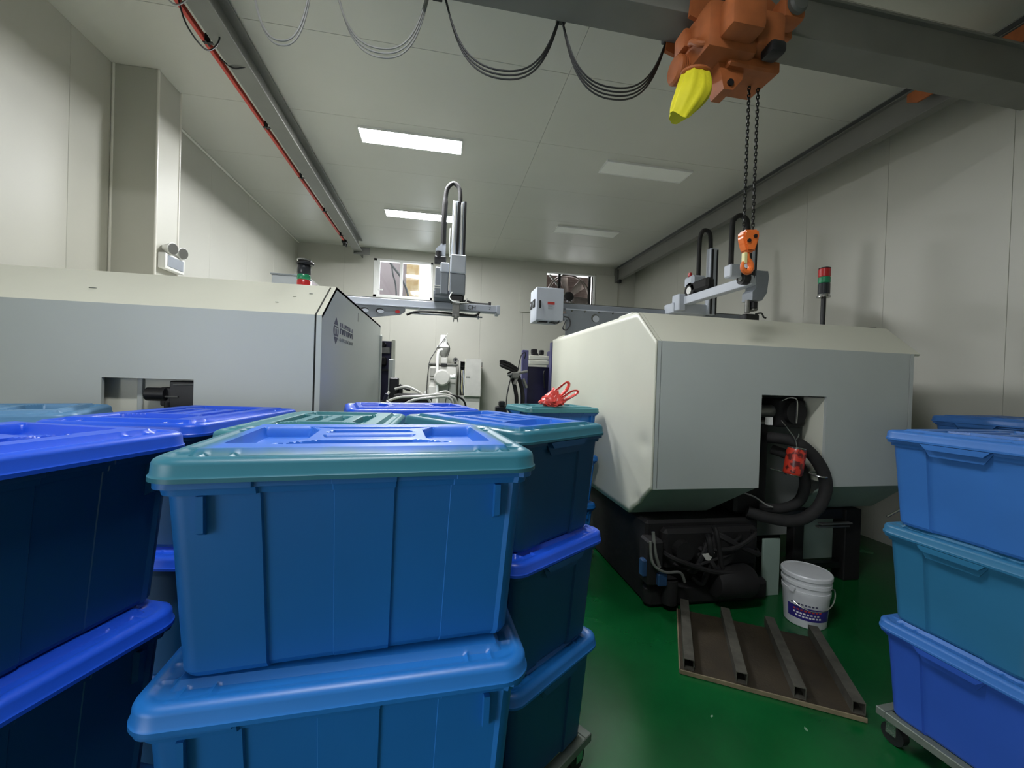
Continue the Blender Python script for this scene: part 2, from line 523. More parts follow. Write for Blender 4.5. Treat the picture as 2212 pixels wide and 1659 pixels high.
for k in range(6):
    a = 2 * PI * k / 6 + .25
    mx = Matrix.Translation(fc + Vector((0, .03, 0))) @ Matrix.Rotation(a, 4, 'Y') @ Matrix.Rotation(math.radians(28), 4, 'X')
    b = B()
    b.prism([(.08, -.05), (.48, -.14), (.49, .12), (.30, .11), (.08, .04)], 'y', -.003, .003)
    b.move(mx)
    obj('blade', b, 'vent', fan)
for k in range(17):
    zz = z0 + .05 + k * .062
    obj('louvre_slat', B().box(-.58, .58, -.042, .042, -.003, .003, mx=Matrix.Translation((fc.x, YB + .22, zz)) @ Matrix.Rotation(math.radians(-50), 4, 'X')), 'louvre', fan)

# outside the window: a neighbouring wall and a yellow pillar, with two hanging cables
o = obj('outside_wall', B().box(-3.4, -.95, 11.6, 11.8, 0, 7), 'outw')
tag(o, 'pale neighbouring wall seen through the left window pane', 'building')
o = obj('outside_pillar', B().box(-.95, -.62, 11.3, 11.6, 0, 7, .02), 'outy')
tag(o, 'yellowish brick pillar seen through the bright window', 'pillar')
o = obj('outside_cable', B().tube([(-1.5, 10.4, 4.9), (-1.28, 10.4, 4.4), (-.98, 10.4, 4.0), (-.8, 10.4, 3.5), (-.78, 10.4, 2.8), (-.78, 10.4, 0)], .028, 8, 6), 'cabled', smooth=1)
tag(o, 'curved dark cable hanging outside the bright window', 'cable')
o = obj('outside_cable', B().tube([(-1.32, 10.5, 5), (-1.22, 10.5, 4.2), (-1.1, 10.5, 3.4), (-1.08, 10.5, 0)], .02, 8, 6), 'cabled', smooth=1)
tag(o, 'straight thin cable hanging outside the bright window', 'cable')

# ------------------------------------------------------------------ ceiling lamps
def lamp(cx, cy, lit, label):
    t = thing('ceiling_lamp', (cx, cy, ZC), label, 'lamp', 'flat panel ceiling lamps')
    a, b_ = .59, .15
    z = ZC - .028
    for q in ((-a, a, -b_, -b_ + .012), (-a, a, b_ - .012, b_), (-a, -a + .012, -b_ + .012, b_ - .012), (a - .012, a, -b_ + .012, b_ - .012)):
        obj('frame', B().box(cx + q[0], cx + q[1], cy + q[2], cy + q[3], z, ZC - .0005), 'white', t)
    obj('diffuser', B().box(cx - a + .012, cx + a - .012, cy - b_ + .012, cy + b_ - .012, z + .004, ZC - .002), ('ledoff', 'led', 'led_added')[int(lit)], t)
lamp(-.40, 4.99, True, 'lit flat ceiling lamp, the nearest and brightest in view')
lamp(-.40, 7.25, True, 'lit flat ceiling lamp behind the left robot mast')
lamp(2.58, 5.00, False, 'switched-off flat ceiling lamp, the nearer one on the right')
lamp(2.60, 7.23, False, 'switched-off flat ceiling lamp, the farther one on the right')
lamp(-.40, .47, 2, 'unseen lit ceiling lamp added above the photographer')  # out of view, added to light near bins and machine fronts
lamp(-.40, -1.79, False, 'switched-off flat ceiling lamp on the left behind the photographer')
lamp(2.58, -1.79, False, 'switched-off flat ceiling lamp on the right behind the photographer')

# ------------------------------------------------------------------ crane rails
def i_beam(b, axis, lo, hi, c, z0, z1, w, t=.014):
    if axis == 'y':
        b.box(c - w / 2, c + w / 2, lo, hi, z0, z0 + t, .002)
        b.box(c - w / 2, c + w / 2, lo, hi, z1 - t, z1, .002)
        b.box(c - .006, c + .006, lo, hi, z0 + t, z1 - t)
    else:
        b.box(lo, hi, c - w / 2, c + w / 2, z0, z0 + t, .002)
        b.box(lo, hi, c - w / 2, c + w / 2, z1 - t, z1, .002)
        b.box(lo, hi, c - .006, c + .006, z0 + t, z1 - t)
    return b
rl = thing('crane_rail', (-1.73, 4, 4.15), 'grey steel crane rail with a red conductor bar on the left ceiling', 'rail', 'crane runway rails')
obj('rail_beam', i_beam(B(), 'y', YF + .1, 8.9, -1.73, 4.15, 4.385, .17), 'rail', rl)
obj('conductor_bar', B().box(-1.905, -1.875, YF + .1, 8.35, 4.17, 4.215, .004), 'red', rl)
for y in [-2.2, -.7, .8, 2.3, 3.6, 4.7, 5.8, 6.9, 8.0]:
    obj('bar_clip', B().box(-1.90, -1.80, y, y + .025, 4.165, 4.175).box(-1.875, -1.865, y - .02, y + .045, 4.16, 4.22), 'blackp', rl)
obj('end_collector', B().box(-1.93, -1.84, 8.32, 8.46, 4.14, 4.2, .01).cyl((-1.9, 8.4, 4.10), (-1.9, 8.4, 4.15), .02).cyl((-1.86, 8.44, 4.09), (-1.86, 8.44, 4.15), .015), 'blackp', rl)
obj('end_bracket', B().box(-1.82, -1.50, 8.9, 8.93, 4.10, 4.25, .004), 'raild', rl)
obj('end_bracket', B().box(-1.74, -1.72, 8.93, YB - .001, 4.16, 4.3, .004), 'raild', rl)
for y in (2.2, 4.5, 6.8):
    obj('hanger_bolt', B().box(-1.80, -1.66, y, y + .06, 4.38, 4.399, .002), 'steel', rl)
obj('loose_wire', B().tube([(-1.86, 3.2, 4.22), (-1.82, 3.25, 4.02), (-1.78, 3.42, 3.98), (-1.74, 3.5, 4.1), (-1.73, 3.5, 4.2)], .006, 6, 6), 'cabled', rl, smooth=1)
obj('loose_wire', B().tube([(-1.88, 2.9, 4.25), (-1.84, 3.0, 4.06), (-1.80, 3.1, 4.02), (-1.75, 3.2, 4.2)], .006, 6, 6), 'cable', rl, smooth=1)
obj('loose_wire', B().tube([(-1.88, 3.8, 4.2), (-1.78, 3.82, 4.14), (-1.66, 3.8, 4.16)], .006, 6, 6), 'cabled', rl, smooth=1)
rr = thing('crane_rail', (4.22, 4, 4.15), 'dark thin crane rail running along the right wall', 'rail', 'crane runway rails')
obj('rail_beam', i_beam(B(), 'y', YF + .1, 9.25, 4.19, 4.08, 4.35, .10, .010), 'railw', rr)
obj('dark_strip', B().box(4.135, 4.245, YF + .1, 9.25, 4.35, 4.392, .002), 'railr', rr)
obj('bright_edge', B().box(4.131, 4.137, YF + .1, 9.25, 4.385, 4.394), 'chrome', rr)
obj('end_bracket', B().box(4.13, 4.26, 9.25, YB - .001, 4.05, 4.38, .004), 'raild', rr)
obj('end_stop', B().box(4.14, 4.22, 9.15, 9.25, 4.0, 4.08, .01), 'blackp', rr)

br = thing('crane_bridge', (1.3, 2.4, 3.85), 'dark grey overhead crane bridge beam spanning the ceiling', 'crane')
obj('bridge_beam', B().box(-1.95, 4.45, 2.27, 2.49, 3.85, 3.868, .002).box(-1.95, 4.45, 2.27, 2.49, 4.122, 4.14, .002).box(-1.95, 4.45, 2.30, 2.46, 3.868, 4.122), 'bridge', br)
for xc, dz in ((-1.73, 0), (4.19, .125)):
    c = B()
    c.prism([(2.08, 4.03 + dz), (2.94, 4.03 + dz), (3.02, 4.08 + dz), (3.02, 4.15 + dz), (2.0, 4.15 + dz), (2.0, 4.08 + dz)], 'x', xc - .13, xc - .115)
    c.prism([(2.08, 4.03 + dz), (2.94, 4.03 + dz), (3.02, 4.08 + dz), (3.02, 4.15 + dz), (2.0, 4.15 + dz), (2.0, 4.08 + dz)], 'x', xc + .115, xc + .13)
    e = obj('end_truck', c, 'orange', br)
    for y in (2.1, 2.92):
        for sx in (-1, 1):
            obj('wheel', B().cyl((xc + sx * .11, y, 4.215 + dz), (xc + sx * .05, y, 4.215 + dz), .045, n=20), 'steel', e, smooth=1)
            obj('axle_plate', B().box(xc + sx * .115 - .006, xc + sx * .115 + .006, y - .05, y + .05, 4.13 + dz, 4.25 + dz, .003), 'orange', e)

# festoon cable loops along the bridge
fe = thing('festoon_cable', (.2, 2.53, 3.5), 'grey festoon cable hanging in loops below the ceiling beside the crane bridge', 'cable')
loops = [(-1.10, -.77, 3.44), (-.66, -.13, 3.49), (-.03, .68, 3.48), (.70, 1.42, 3.49)]
for i, (a, b_, zb) in enumerate(loops):
    for k in range((2, 3, 3, 4)[i]):
        o_ = (k - 1) * .012
        zt0, zt1 = 3.87, 3.90
        pts = []
        sag = zt0 - zb
        for j in range(13):
            t = j / 12
            z = zt0 + (zt1 - zt0) * t - (sag + o_ * 1.6) * (1 - abs(2 * t - 1) ** 2.3)
            x = a + (b_ - a) * (t - .10 * math.sin(2 * PI * t) * .5)
            pts.append((x + o_ * .3, 2.515 + o_ * .7 + .02 * math.sin(PI * t), z))
        obj('cable', B().tube(pts, .0055, 6, 3), 'cable' if i < 2 else 'cabled', fe, smooth=1)
for x in (-1.10, -.72, -.08, .69, 1.42):
    obj('cable_clip', B().box(x - .03, x + .03, 2.493, 2.54, 3.868, 3.905, .004), 'blackp', fe)

# ------------------------------------------------------------------ hoist
ho = thing('chain_hoist', (1.75, 2.38, 3.5), 'orange electric chain hoist hanging under the dark crane bridge', 'hoist')
b = B()
b.box(1.44, 1.78, 2.10, 2.44, 3.53, 3.82, .05, 2)
obj('gear_housing', b, 'orange', ho, smooth=30)
obj('switch_box', B().box(1.50, 1.72, 1.98, 2.12, 3.57, 3.77, .035, 2), 'orange', ho, smooth=30)
obj('side_cover', B().box(1.74, 1.93, 2.08, 2.40, 3.57, 3.79, .03, 2), 'orange', ho, smooth=30)
obj('under_plate', B().box(1.62, 1.97, 2.16, 2.42, 3.50, 3.57, .012), 'orange', ho)
obj('brake_cover', B().box(1.80, 1.90, 2.04, 2.14, 3.52, 3.59, .02, 2), 'blackp', ho, smooth=30)
mo = B()
for k in range(11):
    x = 1.40 + k * .012
    mo.cyl((x, 2.36, 3.57), (x + .006, 2.36, 3.57), .082, n=28)
mo.cyl((1.40, 2.36, 3.57), (1.56, 2.36, 3.57), .070, n=28)
obj('motor', mo, 'orange', ho, smooth=30)
obj('fan_cowl', B().lathe([(.04, 1.375), (.07, 1.38), (.083, 1.395), (.083, 1.41)], (0, 2.36, 3.57), 'x', 28), 'orange', ho, smooth=30)
obj('motor_box', B().box(1.40, 1.50, 2.28, 2.40, 3.66, 3.78, .02, 2), 'orange', ho, smooth=30)
obj('cable_gland', B().tube([(1.43, 2.26, 3.66), (1.41, 2.2, 3.62), (1.44, 2.16, 3.58), (1.52, 2.14, 3.6)], .018, 10, 5), 'orange', ho, smooth=1)
obj('anchor_bracket', B().prism([(1.57, 3.56), (1.76, 3.56), (1.74, 3.45), (1.68, 3.38), (1.62, 3.38), (1.60, 3.46)], 'y', 2.2, 2.32), 'orange', ho)
obj('bracket_pin', B().cyl((1.66, 2.19, 3.42), (1.66, 2.33, 3.42), .02), 'blackp', ho)
for y in (2.24, 2.505):
    pl = obj('trolley_plate', B().prism([(1.40, 3.80), (1.42, 3.99), (1.50, 4.02), (1.90, 4.02), (1.98, 3.97), (2.0, 3.80), (1.85, 3.76), (1.55, 3.76)], 'y', y - .012, y + .012), 'orange', ho)
    for x in (1.52, 1.86):
        s = 1 if y < 2.38 else -1
        obj('trolley_wheel', B().cyl((x, y + s * .012, 3.91), (x, y + s * .055, 3.91), .043, n=20), 'steel', pl, smooth=1)
obj('trolley_motor', B().box(1.93, 2.08, 2.10, 2.225, 3.79, 3.93, .03, 2), 'orange', ho, smooth=30)
obj('trolley_motor_cap', B().lathe([(.02, 2.06), (.05, 2.065), (.06, 2.08), (.06, 2.10)], (2.0, 0, 3.86), 'y', 20), 'raild', ho, smooth=30)
obj('trolley_gearbox', B().box(1.98, 2.10, 2.222, 2.265, 3.78, 3.94, .01, 2), 'orange', ho, smooth=30)
obj('trolley_bolt', B().cyl((1.60, 2.20, 3.93), (1.60, 2.23, 3.93), .025, n=6).cyl((1.75, 2.20, 3.93), (1.75, 2.23, 3.93), .025, n=6), 'steel', ho)
# load chains: every link an oval ring
lk = B()
n = 14
oval = []
for i in range(n):
    t = 2 * PI * i / n
    oval.append((.0075 * math.cos(t), 0, .0085 * math.sin(t) + (.0065 if math.sin(t) >= 0 else -.0065)))
lk.tube(oval, .0034, 6, closed=True)
link_me = to_mesh('chain_link', lk, Vector((0, 0, 0)), 1)
link_me.materials.append(M['chain'])
for cx, cy in ((1.872, 2.30), (1.936, 2.30)):
    z = 3.60
    k = 0
    while z > 2.60:
        mx = Matrix.Translation(Vector((cx, cy, z)) - ORG[ho]) @ Matrix.Rotation((k % 2) * PI / 2 + .5, 4, 'Z')
        inst('chain_link', link_me, ho, mx=mx)
        z -= .0225
        k += 1
hb = obj('hook_block', B().prism([(1.855, 2.59), (1.96, 2.60), (1.966, 2.55), (1.945, 2.49), (1.935, 2.455), (1.88, 2.455), (1.862, 2.50), (1.848, 2.55)], 'y', 2.265, 2.335), 'orangeh', ho)
bm_ = bmesh.new(); bm_.from_mesh(hb.data)
bmesh.ops.bevel(bm_, geom=list(bm_.edges), offset=.012, segments=2, affect='EDGES')
bm_.to_mesh(hb.data); bm_.free()
obj('block_bolt', B().cyl((1.925, 2.255, 2.552), (1.925, 2.27, 2.552), .012, n=6).cyl((1.882, 2.255, 2.52), (1.882, 2.27, 2.52), .012, n=6), 'blackp', hb)
hk = [(1.908, 2.30, 2.46), (1.908, 2.30, 2.42), (1.926, 2.30, 2.395), (1.934, 2.30, 2.365), (1.92, 2.30, 2.338), (1.895, 2.30, 2.335), (1.875, 2.30, 2.352), (1.872, 2.30, 2.378), (1.880, 2.30, 2.392)]
obj('hook', B().tube(hk, lambda t: .012 + .008 * math.sin(PI * min(1, t * 1.15)) * (1 - .3 * t), 10, 5), 'orangeh', ho, smooth=1)
obj('safety_latch', B().box(1.874, 1.896, 2.285, 2.315, 2.385, 2.455, .003), 'amber', ho)
# yellow chain bag
yb = thing('chain_bag', (1.36, 2.18, 3.14), 'bright yellow cloth chain bag hanging below the orange hoist', 'bag')
b = B()
rings = []
nseg = 36
for i in range(15):
    t = i / 14
    c = Vector((1.435 - .115 * t ** 1.1 + .02 * math.sin(PI * t), 2.20 - .03 * t, 3.43 - .285 * t))
    rx = .082 + .022 * math.sin(PI * min(1, t * 1.1)) - .022 * t ** 4
    ry = .055 + .03 * math.sin(PI * min(1, t * 1.1)) - .02 * t ** 4
    ring = []
    for k in range(nseg):
        a = 2 * PI * k / nseg
        f = 1 + .06 * math.sin(5 * a + 2 * t) * (1 - .3 * t) + .06 * math.sin(11 * a - 2 * t)
        ring.append(b.bm.verts.new(c + Vector((rx * f * math.cos(a), ry * f * math.sin(a), .02 * math.sin(2 * a + 1) * t))))
    rings.append(ring)
for A, C in zip(rings, rings[1:]):
    for k in range(nseg):
        b.bm.faces.new((A[k], A[(k + 1) % nseg], C[(k + 1) % nseg], C[k]))
b.bm.faces.new(rings[-1])
obj('bag_cloth', b, 'yellow', yb, smooth=50)
obj('bag_collar', B().tube([(1.435 + .083 * math.cos(t), 2.20 + .058 * math.sin(t), 3.434) for t in [2 * PI * i / 24 for i in range(24)]], .012, 8, closed=True), 'orange', yb, smooth=1)
obj('hanging_wire', B().tube([(1.40, 2.22, 3.44), (1.42, 2.28, 3.51)], .006, 6).tube([(1.48, 2.22, 3.44), (1.50, 2.26, 3.54)], .006, 6), 'chrome', yb)

# ------------------------------------------------------------------ right moulding machine
mr_ = thing('moulding_machine', (2.57, 4.0, 0), 'large cream injection moulding machine cover on a black base, right side', 'machine', 'injection moulding machines')
X0, X1, Y0 = 1.48, 3.67, 2.60
zb, zt, zr, zl = .87, 1.905, 2.145, .61
YT, YL, YE = 2.89, 2.91, 5.22
ox0, ox1, oz = 2.318, 2.875, 1.55
obj('front_panel', B().prism([(X0 + .034, zb), (ox0, zb), (ox0, oz), (ox1, oz), (ox1, zb), (X1 - .04, zb), (X1 - .04, zt), (X0 + .034, zt)], 'y', Y0, Y0 + .02), 'greycov', mr_)
obj('corner_trim', B().box(X0 + .002, X0 + .028, Y0, Y0 + .02, zb, zt), 'greycov', mr_)
obj('corner_trim', B().box(X1 - .03, X1, Y0, Y0 + .02, zb, zt), 'greycov', mr_)
obj('seam', B().box(X0 + .028, X0 + .034, Y0 + .008, Y0 + .02, zb, zt).box(X1 - .04, X1 - .03, Y0 + .008, Y0 + .02, zb, zt), 'gap', mr_)
def slab(pts, th):
    """panel through quad pts (world), thickened inward"""
    b = B()
    p = [Vector(q) for q in pts]
    nrm = (p[1] - p[0]).cross(p[-1] - p[0]).normalized()
    A = [b.bm.verts.new(q) for q in p]
    C = [b.bm.verts.new(q - nrm * th) for q in p]
    b.bm.faces.new(A)
    b.bm.faces.new(C[::-1])
    m = len(p)
    for i in range(m):
        b.bm.faces.new((A[i], C[i], C[(i + 1) % m], A[(i + 1) % m]))
    return b
obj('top_bevel', slab([(X0 + .028, Y0, zt), (X1 + .06, Y0, zt), (X1 + .10, YT, zr), (X0 + .028, YT, zr)], .02), 'cream', mr_)
obj('top_bevel_trim', slab([(X0, Y0, zt), (X0 + .024, Y0, zt), (X0 + .024, YT, zr), (X0, YT, zr)], .02), 'cream', mr_)
obj('roof_panel', B().box(X0 + .002, X1 + .10, YT, YE, zr - .02, zr, .002), 'cream', mr_)
obj('lower_bevel', slab([(X0 + .002, YL, zl), (ox0 - .19, YL, zl), (ox0 - .02, Y0, zb), (X0 + .002, Y0, zb)], .015), 'dgreen', mr_)
obj('lower_bevel', slab([(ox1 + .02, YL, zl), (X1 + .05, YL, zl), (X1, Y0, zb), (ox1 + .02, Y0, zb)], .015), 'dgreen', mr_)
side = [(Y0, zb), (Y0, zt), (YT, zr), (YE, zr), (YE, zl), (YL, zl)]
# left side panel with shallow dents near its front lower corner
b = B()
ny, nz_ = 60, 34
grid = {}
def in_poly(y, z):
    z_hi = zt + (zr - zt) * min(1, max(0, (y - Y0) / (YT - Y0)))
    z_lo = zb + (zl - zb) * min(1, max(0, (y - Y0) / (YL - Y0)))
    return z_lo, z_hi
for i in range(ny + 1):
    y = Y0 + (YE - Y0) * (i / ny) ** 1.7
    lo_, hi_ = in_poly(y, 0)
    for j in range(nz_ + 1):
        z = lo_ + (hi_ - lo_) * j / nz_
        d = 0
        for (cy_, cz_, ry_, rz_, dep) in ((2.72, 1.17, .10, .07, .012), (2.77, .74, .07, .06, .014), (2.86, .69, .05, .03, -.006)):
            q = ((y - cy_) / ry_) ** 2 + ((z - cz_) / rz_) ** 2
            d += dep * math.exp(-q * 1.6)
        grid[i, j] = b.bm.verts.new((X0 + d, y, z))
for i in range(ny):
    for j in range(nz_):
        b.bm.faces.new((grid[i, j], grid[i + 1, j], grid[i + 1, j + 1], grid[i, j + 1]))
so = obj('side_panel', b, 'cream', mr_, smooth=60)
sm = so.modifiers.new('thickness', 'SOLIDIFY'); sm.thickness = -.015; sm.offset = 1
obj('side_panel', B().prism([(Y0 + .02, zb), (Y0 + .02, zt - .01), (YT, zr - .021), (YE, zr - .021), (YE, zl), (YL, zl)], 'x', X1 - .002, X1 + .014), 'greycov', mr_)
obj('roof_latch', B().box(1.50, 1.60, 4.9, 5.15, zr, zr + .035, .015, 2), 'cream', mr_, smooth=30)
obj('roof_latch', B().box(1.50, 1.62, 3.05, 3.3, zr, zr + .03, .014, 2), 'cream', mr_, smooth=30)
obj('screw_hole', B().cyl((X0 - .001, 2.80, .86), (X0 + .01, 2.80, .86), .009, n=10), 'gap', mr_)
obj('roof_sensor', B().box(X1 - .05, X1 + .04, YT + .03, YT + .06, zr, zr + .012, .003), 'steel', mr_)
# base and what hangs below the cover
base = obj('machine_base', B().box(1.52, 2.46, 2.74, 5.6, 0, .60, .02).box(2.46, 3.60, 3.7, 5.6, 0, .60, .02), 'black', mr_)
obj('base_foot', B().box(1.50, 2.50, 2.66, 2.76, 0.0, .16, .03), 'black', base)
obj('clamp_block', B().box(1.60, 2.44, 2.97, 3.6, .60, 1.6, .03), 'black', mr_)
obj('valve_manifold', B().box(1.48, 1.60, 2.62, 2.76, .18, .50, .015), 'black', base)
obj('valve_manifold', B().box(1.62, 2.4, 2.66, 2.76, .26, .56, .03).cyl((1.75, 2.6, .42), (1.75, 2.7, .42), .07).cyl((2.05, 2.6, .40), (2.05, 2.7, .40), .09), 'black', base)
obj('blue_valve', B().box(1.545, 1.615, 2.59, 2.64, .19, .28, .008), 'bluebit', base)
obj('blue_valve', B().box(1.45, 1.50, 2.64, 2.70, .24, .36, .008), 'bluebit', base)
obj('steel_pipe', B().tube([(1.49, 2.62, .5), (1.50, 2.60, .36), (1.58, 2.58, .30), (1.70, 2.58, .29), (1.74, 2.58, .22)], .010, 8, 5), 'steel', base, smooth=1)
obj('steel_pipe', B().tube([(1.52, 2.64, .56), (1.53, 2.62, .42), (1.56, 2.61, .32)], .012, 8, 5), 'steel', base, smooth=1)
obj('warning_plate', B().prism([(1.87, .41), (1.97, .415), (1.935, .36), (1.905, .365)], 'y', 2.585, 2.59), 'dryer', base)
rnd = random.Random(3)
for k in range(11):
    xa, xb = 1.58 + rnd.random() * .5, 1.9 + rnd.random() * .5
    za, zb_ = .18 + rnd.random() * .38, .14 + rnd.random() * .42
    yy = 2.58 + rnd.random() * .05
    obj('oily_hose', B().tube([(xa, 2.68, za), (xa + .05, yy, za - .02), ((xa + xb) / 2, yy - .02, (za + zb_) / 2 - .05 * rnd.random()), (xb - .04, yy, zb_), (xb, 2.68, zb_)], 0.012 + .012 * rnd.random(), 8, 6), 'black', base, smooth=1)
obj('pump_motor', B().lathe([(.06, -.16), (.1, -.15), (.115, -.12), (.115, .12), (.1, .15), (.05, .16)], (2.14, 2.62, .19), 'x', 24), 'black', base, smooth=30)
obj('oil_filter', B().cyl((1.66, 2.64, .05), (1.66, 2.64, .22), .055, n=20), 'black', base, smooth=30)
# contents of the cut-out
obj('hydraulic_motor', B().box(2.58, 2.83, 2.72, 2.95, 1.30, 1.52, .03, 2).cyl((2.70, 2.68, 1.42), (2.70, 2.74, 1.42), .09), 'black', mr_, smooth=30)
obj('tie_cylinder', B().cyl((2.30, 2.8, 1.42), (2.60, 2.8, 1.42), .05).cyl((2.30, 2.8, 1.33), (2.56, 2.8, 1.33), .022), 'steel', mr_, smooth=30)
obj('pipe_clip', B().box(2.48, 2.51, 2.70, 2.74, 1.32, 1.38), 'white', mr_)
obj('dark_block', B().box(2.28, 2.56, 2.78, 3.1, .62, 1.36, .02), 'black', mr_)
obj('wire_pipe', B().tube([(2.56, 2.68, 1.51), (2.62, 2.67, 1.535), (2.68, 2.67, 1.52), (2.69, 2.67, 1.44), (2.685, 2.67, 1.34)], .007, 6, 5), 'chrome', mr_, smooth=1)
obj('inner_plate', B().box(2.60, 3.40, 3.25, 3.27, .25, 1.9, .003), 'greycov', mr_)
obj('inner_return', B().box(2.875, 2.89, 2.62, 2.80, .9, 1.54, .002), 'cream', mr_)
hs = B().tube([(2.52, 2.75, 1.22), (2.62, 2.62, 1.21), (2.74, 2.58, 1.12), (2.83, 2.56, .98), (2.85, 2.56, .84), (2.78, 2.57, .70), (2.64, 2.6, .62), (2.48, 2.68, .62), (2.36, 2.75, .65)], .043, 12, 8)
obj('hydraulic_hose', hs, 'hose', mr_, smooth=1)
hs = B().tube([(2.60, 2.80, 1.12), (2.68, 2.70, 1.08), (2.75, 2.66, .98), (2.765, 2.65, .86), (2.72, 2.66, .74), (2.60, 2.70, .68), (2.46, 2.76, .68)], .038, 12, 8)
obj('hydraulic_hose', hs, 'hose', mr_, smooth=1)
obj('hose_tie', B().tube([(2.80, 2.52, .96), (2.86, 2.56, .97), (2.80, 2.62, .98), (2.75, 2.60, .97)], .006, 6, 4, closed=True), 'chrome', mr_, smooth=1)
obj('bright_pipe', B().tube([(2.46, 2.66, 1.0), (2.52, 2.65, .985), (2.60, 2.65, .96), (2.66, 2.65, .945)], .005, 6, 4), 'chrome', mr_, smooth=1)
obj('loose_wire', B().tube([(2.24, 2.70, .82), (2.36, 2.68, .78), (2.46, 2.68, .72), (2.52, 2.68, .70)], .006, 6, 5), 'cable', mr_, smooth=1)
# black steel stand under the right half
st = obj('stand_post', B().box(3.40, 3.56, 2.86, 2.98, 0, .60, .006), 'black', mr_)
obj('stand_post', B().box(2.94, 3.04, 2.9, 2.98, .0, .62, .006), 'black', mr_)
obj('stand_rail', B().box(2.9, 3.5, 2.88, 2.94, .10, .15, .004), 'blackp', st)
obj('stand_rail', B().box(2.7, 3.45, 2.88, 2.96, .52, .60, .004), 'blackp', st)
obj('stand_rail', B().box(3.12, 3.42, 2.84, 2.88, .46, .475, .002).box(3.1, 3.4, 2.8, 2.84, .50, .512, .002), 'steel', st)
obj('stand_panel', B().box(3.03, 3.42, 2.97, 2.98, .15, .50), 'dgreen', st)
obj('floor_plate', B().box(2.49, 2.64, 2.72, 2.74, .0, .44, .004), 'dgreen', mr_)
obj('leaning_strip', B().tube([(3.50, 2.62, .62), (3.72, 2.55, .78)], .008, 6), 'chrome', mr_)
# platen and guard behind the cover
obj('fixed_platen', B().box(1.62, 3.45, 5.3, 6.1, .6, 2.06, .02), 'navy', mr_)
obj('injection_unit', B().box(1.9, 3.2, 6.1, 8.2, .4, 1.5, .05).box(2.0, 3.1, 6.1, 8.0, 0, .5), 'greycov', mr_)
gp = obj('guard_post', B().box(1.15, 1.24, 5.66, 5.74, .02, 2.03, .006), 'purple', mr_)
obj('guard_post', B().box(1.49, 1.585, 5.36, 5.46, .02, 2.13, .006), 'purple', mr_)
obj('guard_panel', B().box(1.24, 1.56, 5.72, 5.75, .05, 1.80, .004), 'navy', mr_)
obj('guard_rail', B().box(1.24, 1.52, 5.60, 5.70, 1.90, 1.955, .005).box(1.24, 1.52, 5.60, 5.70, 1.83, 1.885, .005), 'cream', mr_)
obj('guard_roller', B().box(1.28, 1.36, 5.64, 5.72, 1.98, 2.05, .01).box(1.40, 1.46, 5.64, 5.72, 1.97, 2.04, .01).cyl((1.33, 5.62, 1.95), (1.33, 5.72, 1.95), .05), 'black', mr_)
obj('guard_handle', B().tube([(1.47, 5.6, 1.74), (1.45, 5.58, 1.7), (1.47, 5.58, 1.5)], .012, 8, 4), 'blackp', mr_, smooth=1)
obj('warning_tag', B().box(1.575, 1.588, 5.35, 5.36, 2.00, 2.08), 'ygreen', mr_)
# hose bundle rising beside the guard
for k, (dx, r_) in enumerate(((0, .026), (.09, .028))):
    obj('rubber_hose', B().tube([(1.02 + dx * .9, 5.3, .0), (1.02 + dx * .9, 5.3, 1.2), (1.00 + dx, 5.3, 1.45), (.95 + dx, 5.3, 1.62), (.90 + dx, 5.3, 1.70)], r_, 12, 8), 'hose', mr_, smooth=1)
for k in range(3):
    obj('rubber_hose', B().tube([(1.00 + .02 * k, 5.3 + .03 * k, 1.70 + .02 * k), (.90, 5.28 + .03 * k, 1.74 + .04 * k), (.82, 5.28 + .04 * k, 1.77 + .035 * k), (.80, 5.34, 1.79 + .025 * k), (.88, 5.38, 1.78 + .025 * k), (1.0, 5.42, 1.74)], .019, 10, 7), 'hose', mr_, smooth=1)
obj('hose_manifold', B().box(.93, 1.03, 5.22, 5.36, 1.62, 1.70, .01).cyl((.88, 5.26, 1.66), (1.14, 5.24, 1.72), .018).cyl((.97, 5.24, 1.54), (1.02, 5.26, 1.68), .022).cyl((1.08, 5.22, 1.62), (1.13, 5.22, 1.50), .022), 'steel', mr_, smooth=30)
obj('thin_cable', B().tube([(.92, 5.2, 1.64), (.87, 5.1, 1.5), (.83, 5.0, 1.25), (.83, 5.0, .3)], .008, 6, 6), 'cabled', mr_, smooth=1)
obj('thin_cable', B().tube([(1.02, 5.3, 1.72), (1.08, 5.4, 1.93), (1.16, 5.5, 1.98), (1.17, 5.6, 1.9)], .007, 6, 6), 'cabled', mr_, smooth=1)

# signal tower on the right machine
def tower(loc, label, r, segs, pole, group='stacked signal lamps'):
    t = thing('signal_tower', loc, label, 'signal lamp', group)
    x, y, z = loc
    obj('foot', B().lathe([(r * 1.0, 0), (r * 1.0, .008), (r * .55, .03)], (x, y, z), 'z', 20), 'steel', t, smooth=30)
    if pole:
        obj('pole', B().cyl((x, y, z + .02), (x, y, z + pole), r * .42, n=16), 'blackp', t, smooth=30)
        obj('collar', B().lathe([(r * .5, -.012), (r * 1.15, -.006), (r * 1.1, .006), (r * .9, .03)], (x, y, z + pole), 'z', 24), 'chrome', t, smooth=30)
    zz = z + pole + (.02 if pole else 0)
    for m_, h, nm in segs:
        obj(nm, B().lathe([(r * .92, 0), (r, .006), (r, h - .006), (r * .92, h)], (x, y, zz), 'z', 24), m_, t, smooth=30)
        zz += h
    return t
tr_ = tower((3.352, 3.1, zr), 'signal lamp tower with red over green lens on the right machine roof', .046, [('smoke', .10, 'body'), ('greenlens', .055, 'green_lens'), ('redlens', .075, 'red_lens')], .285)
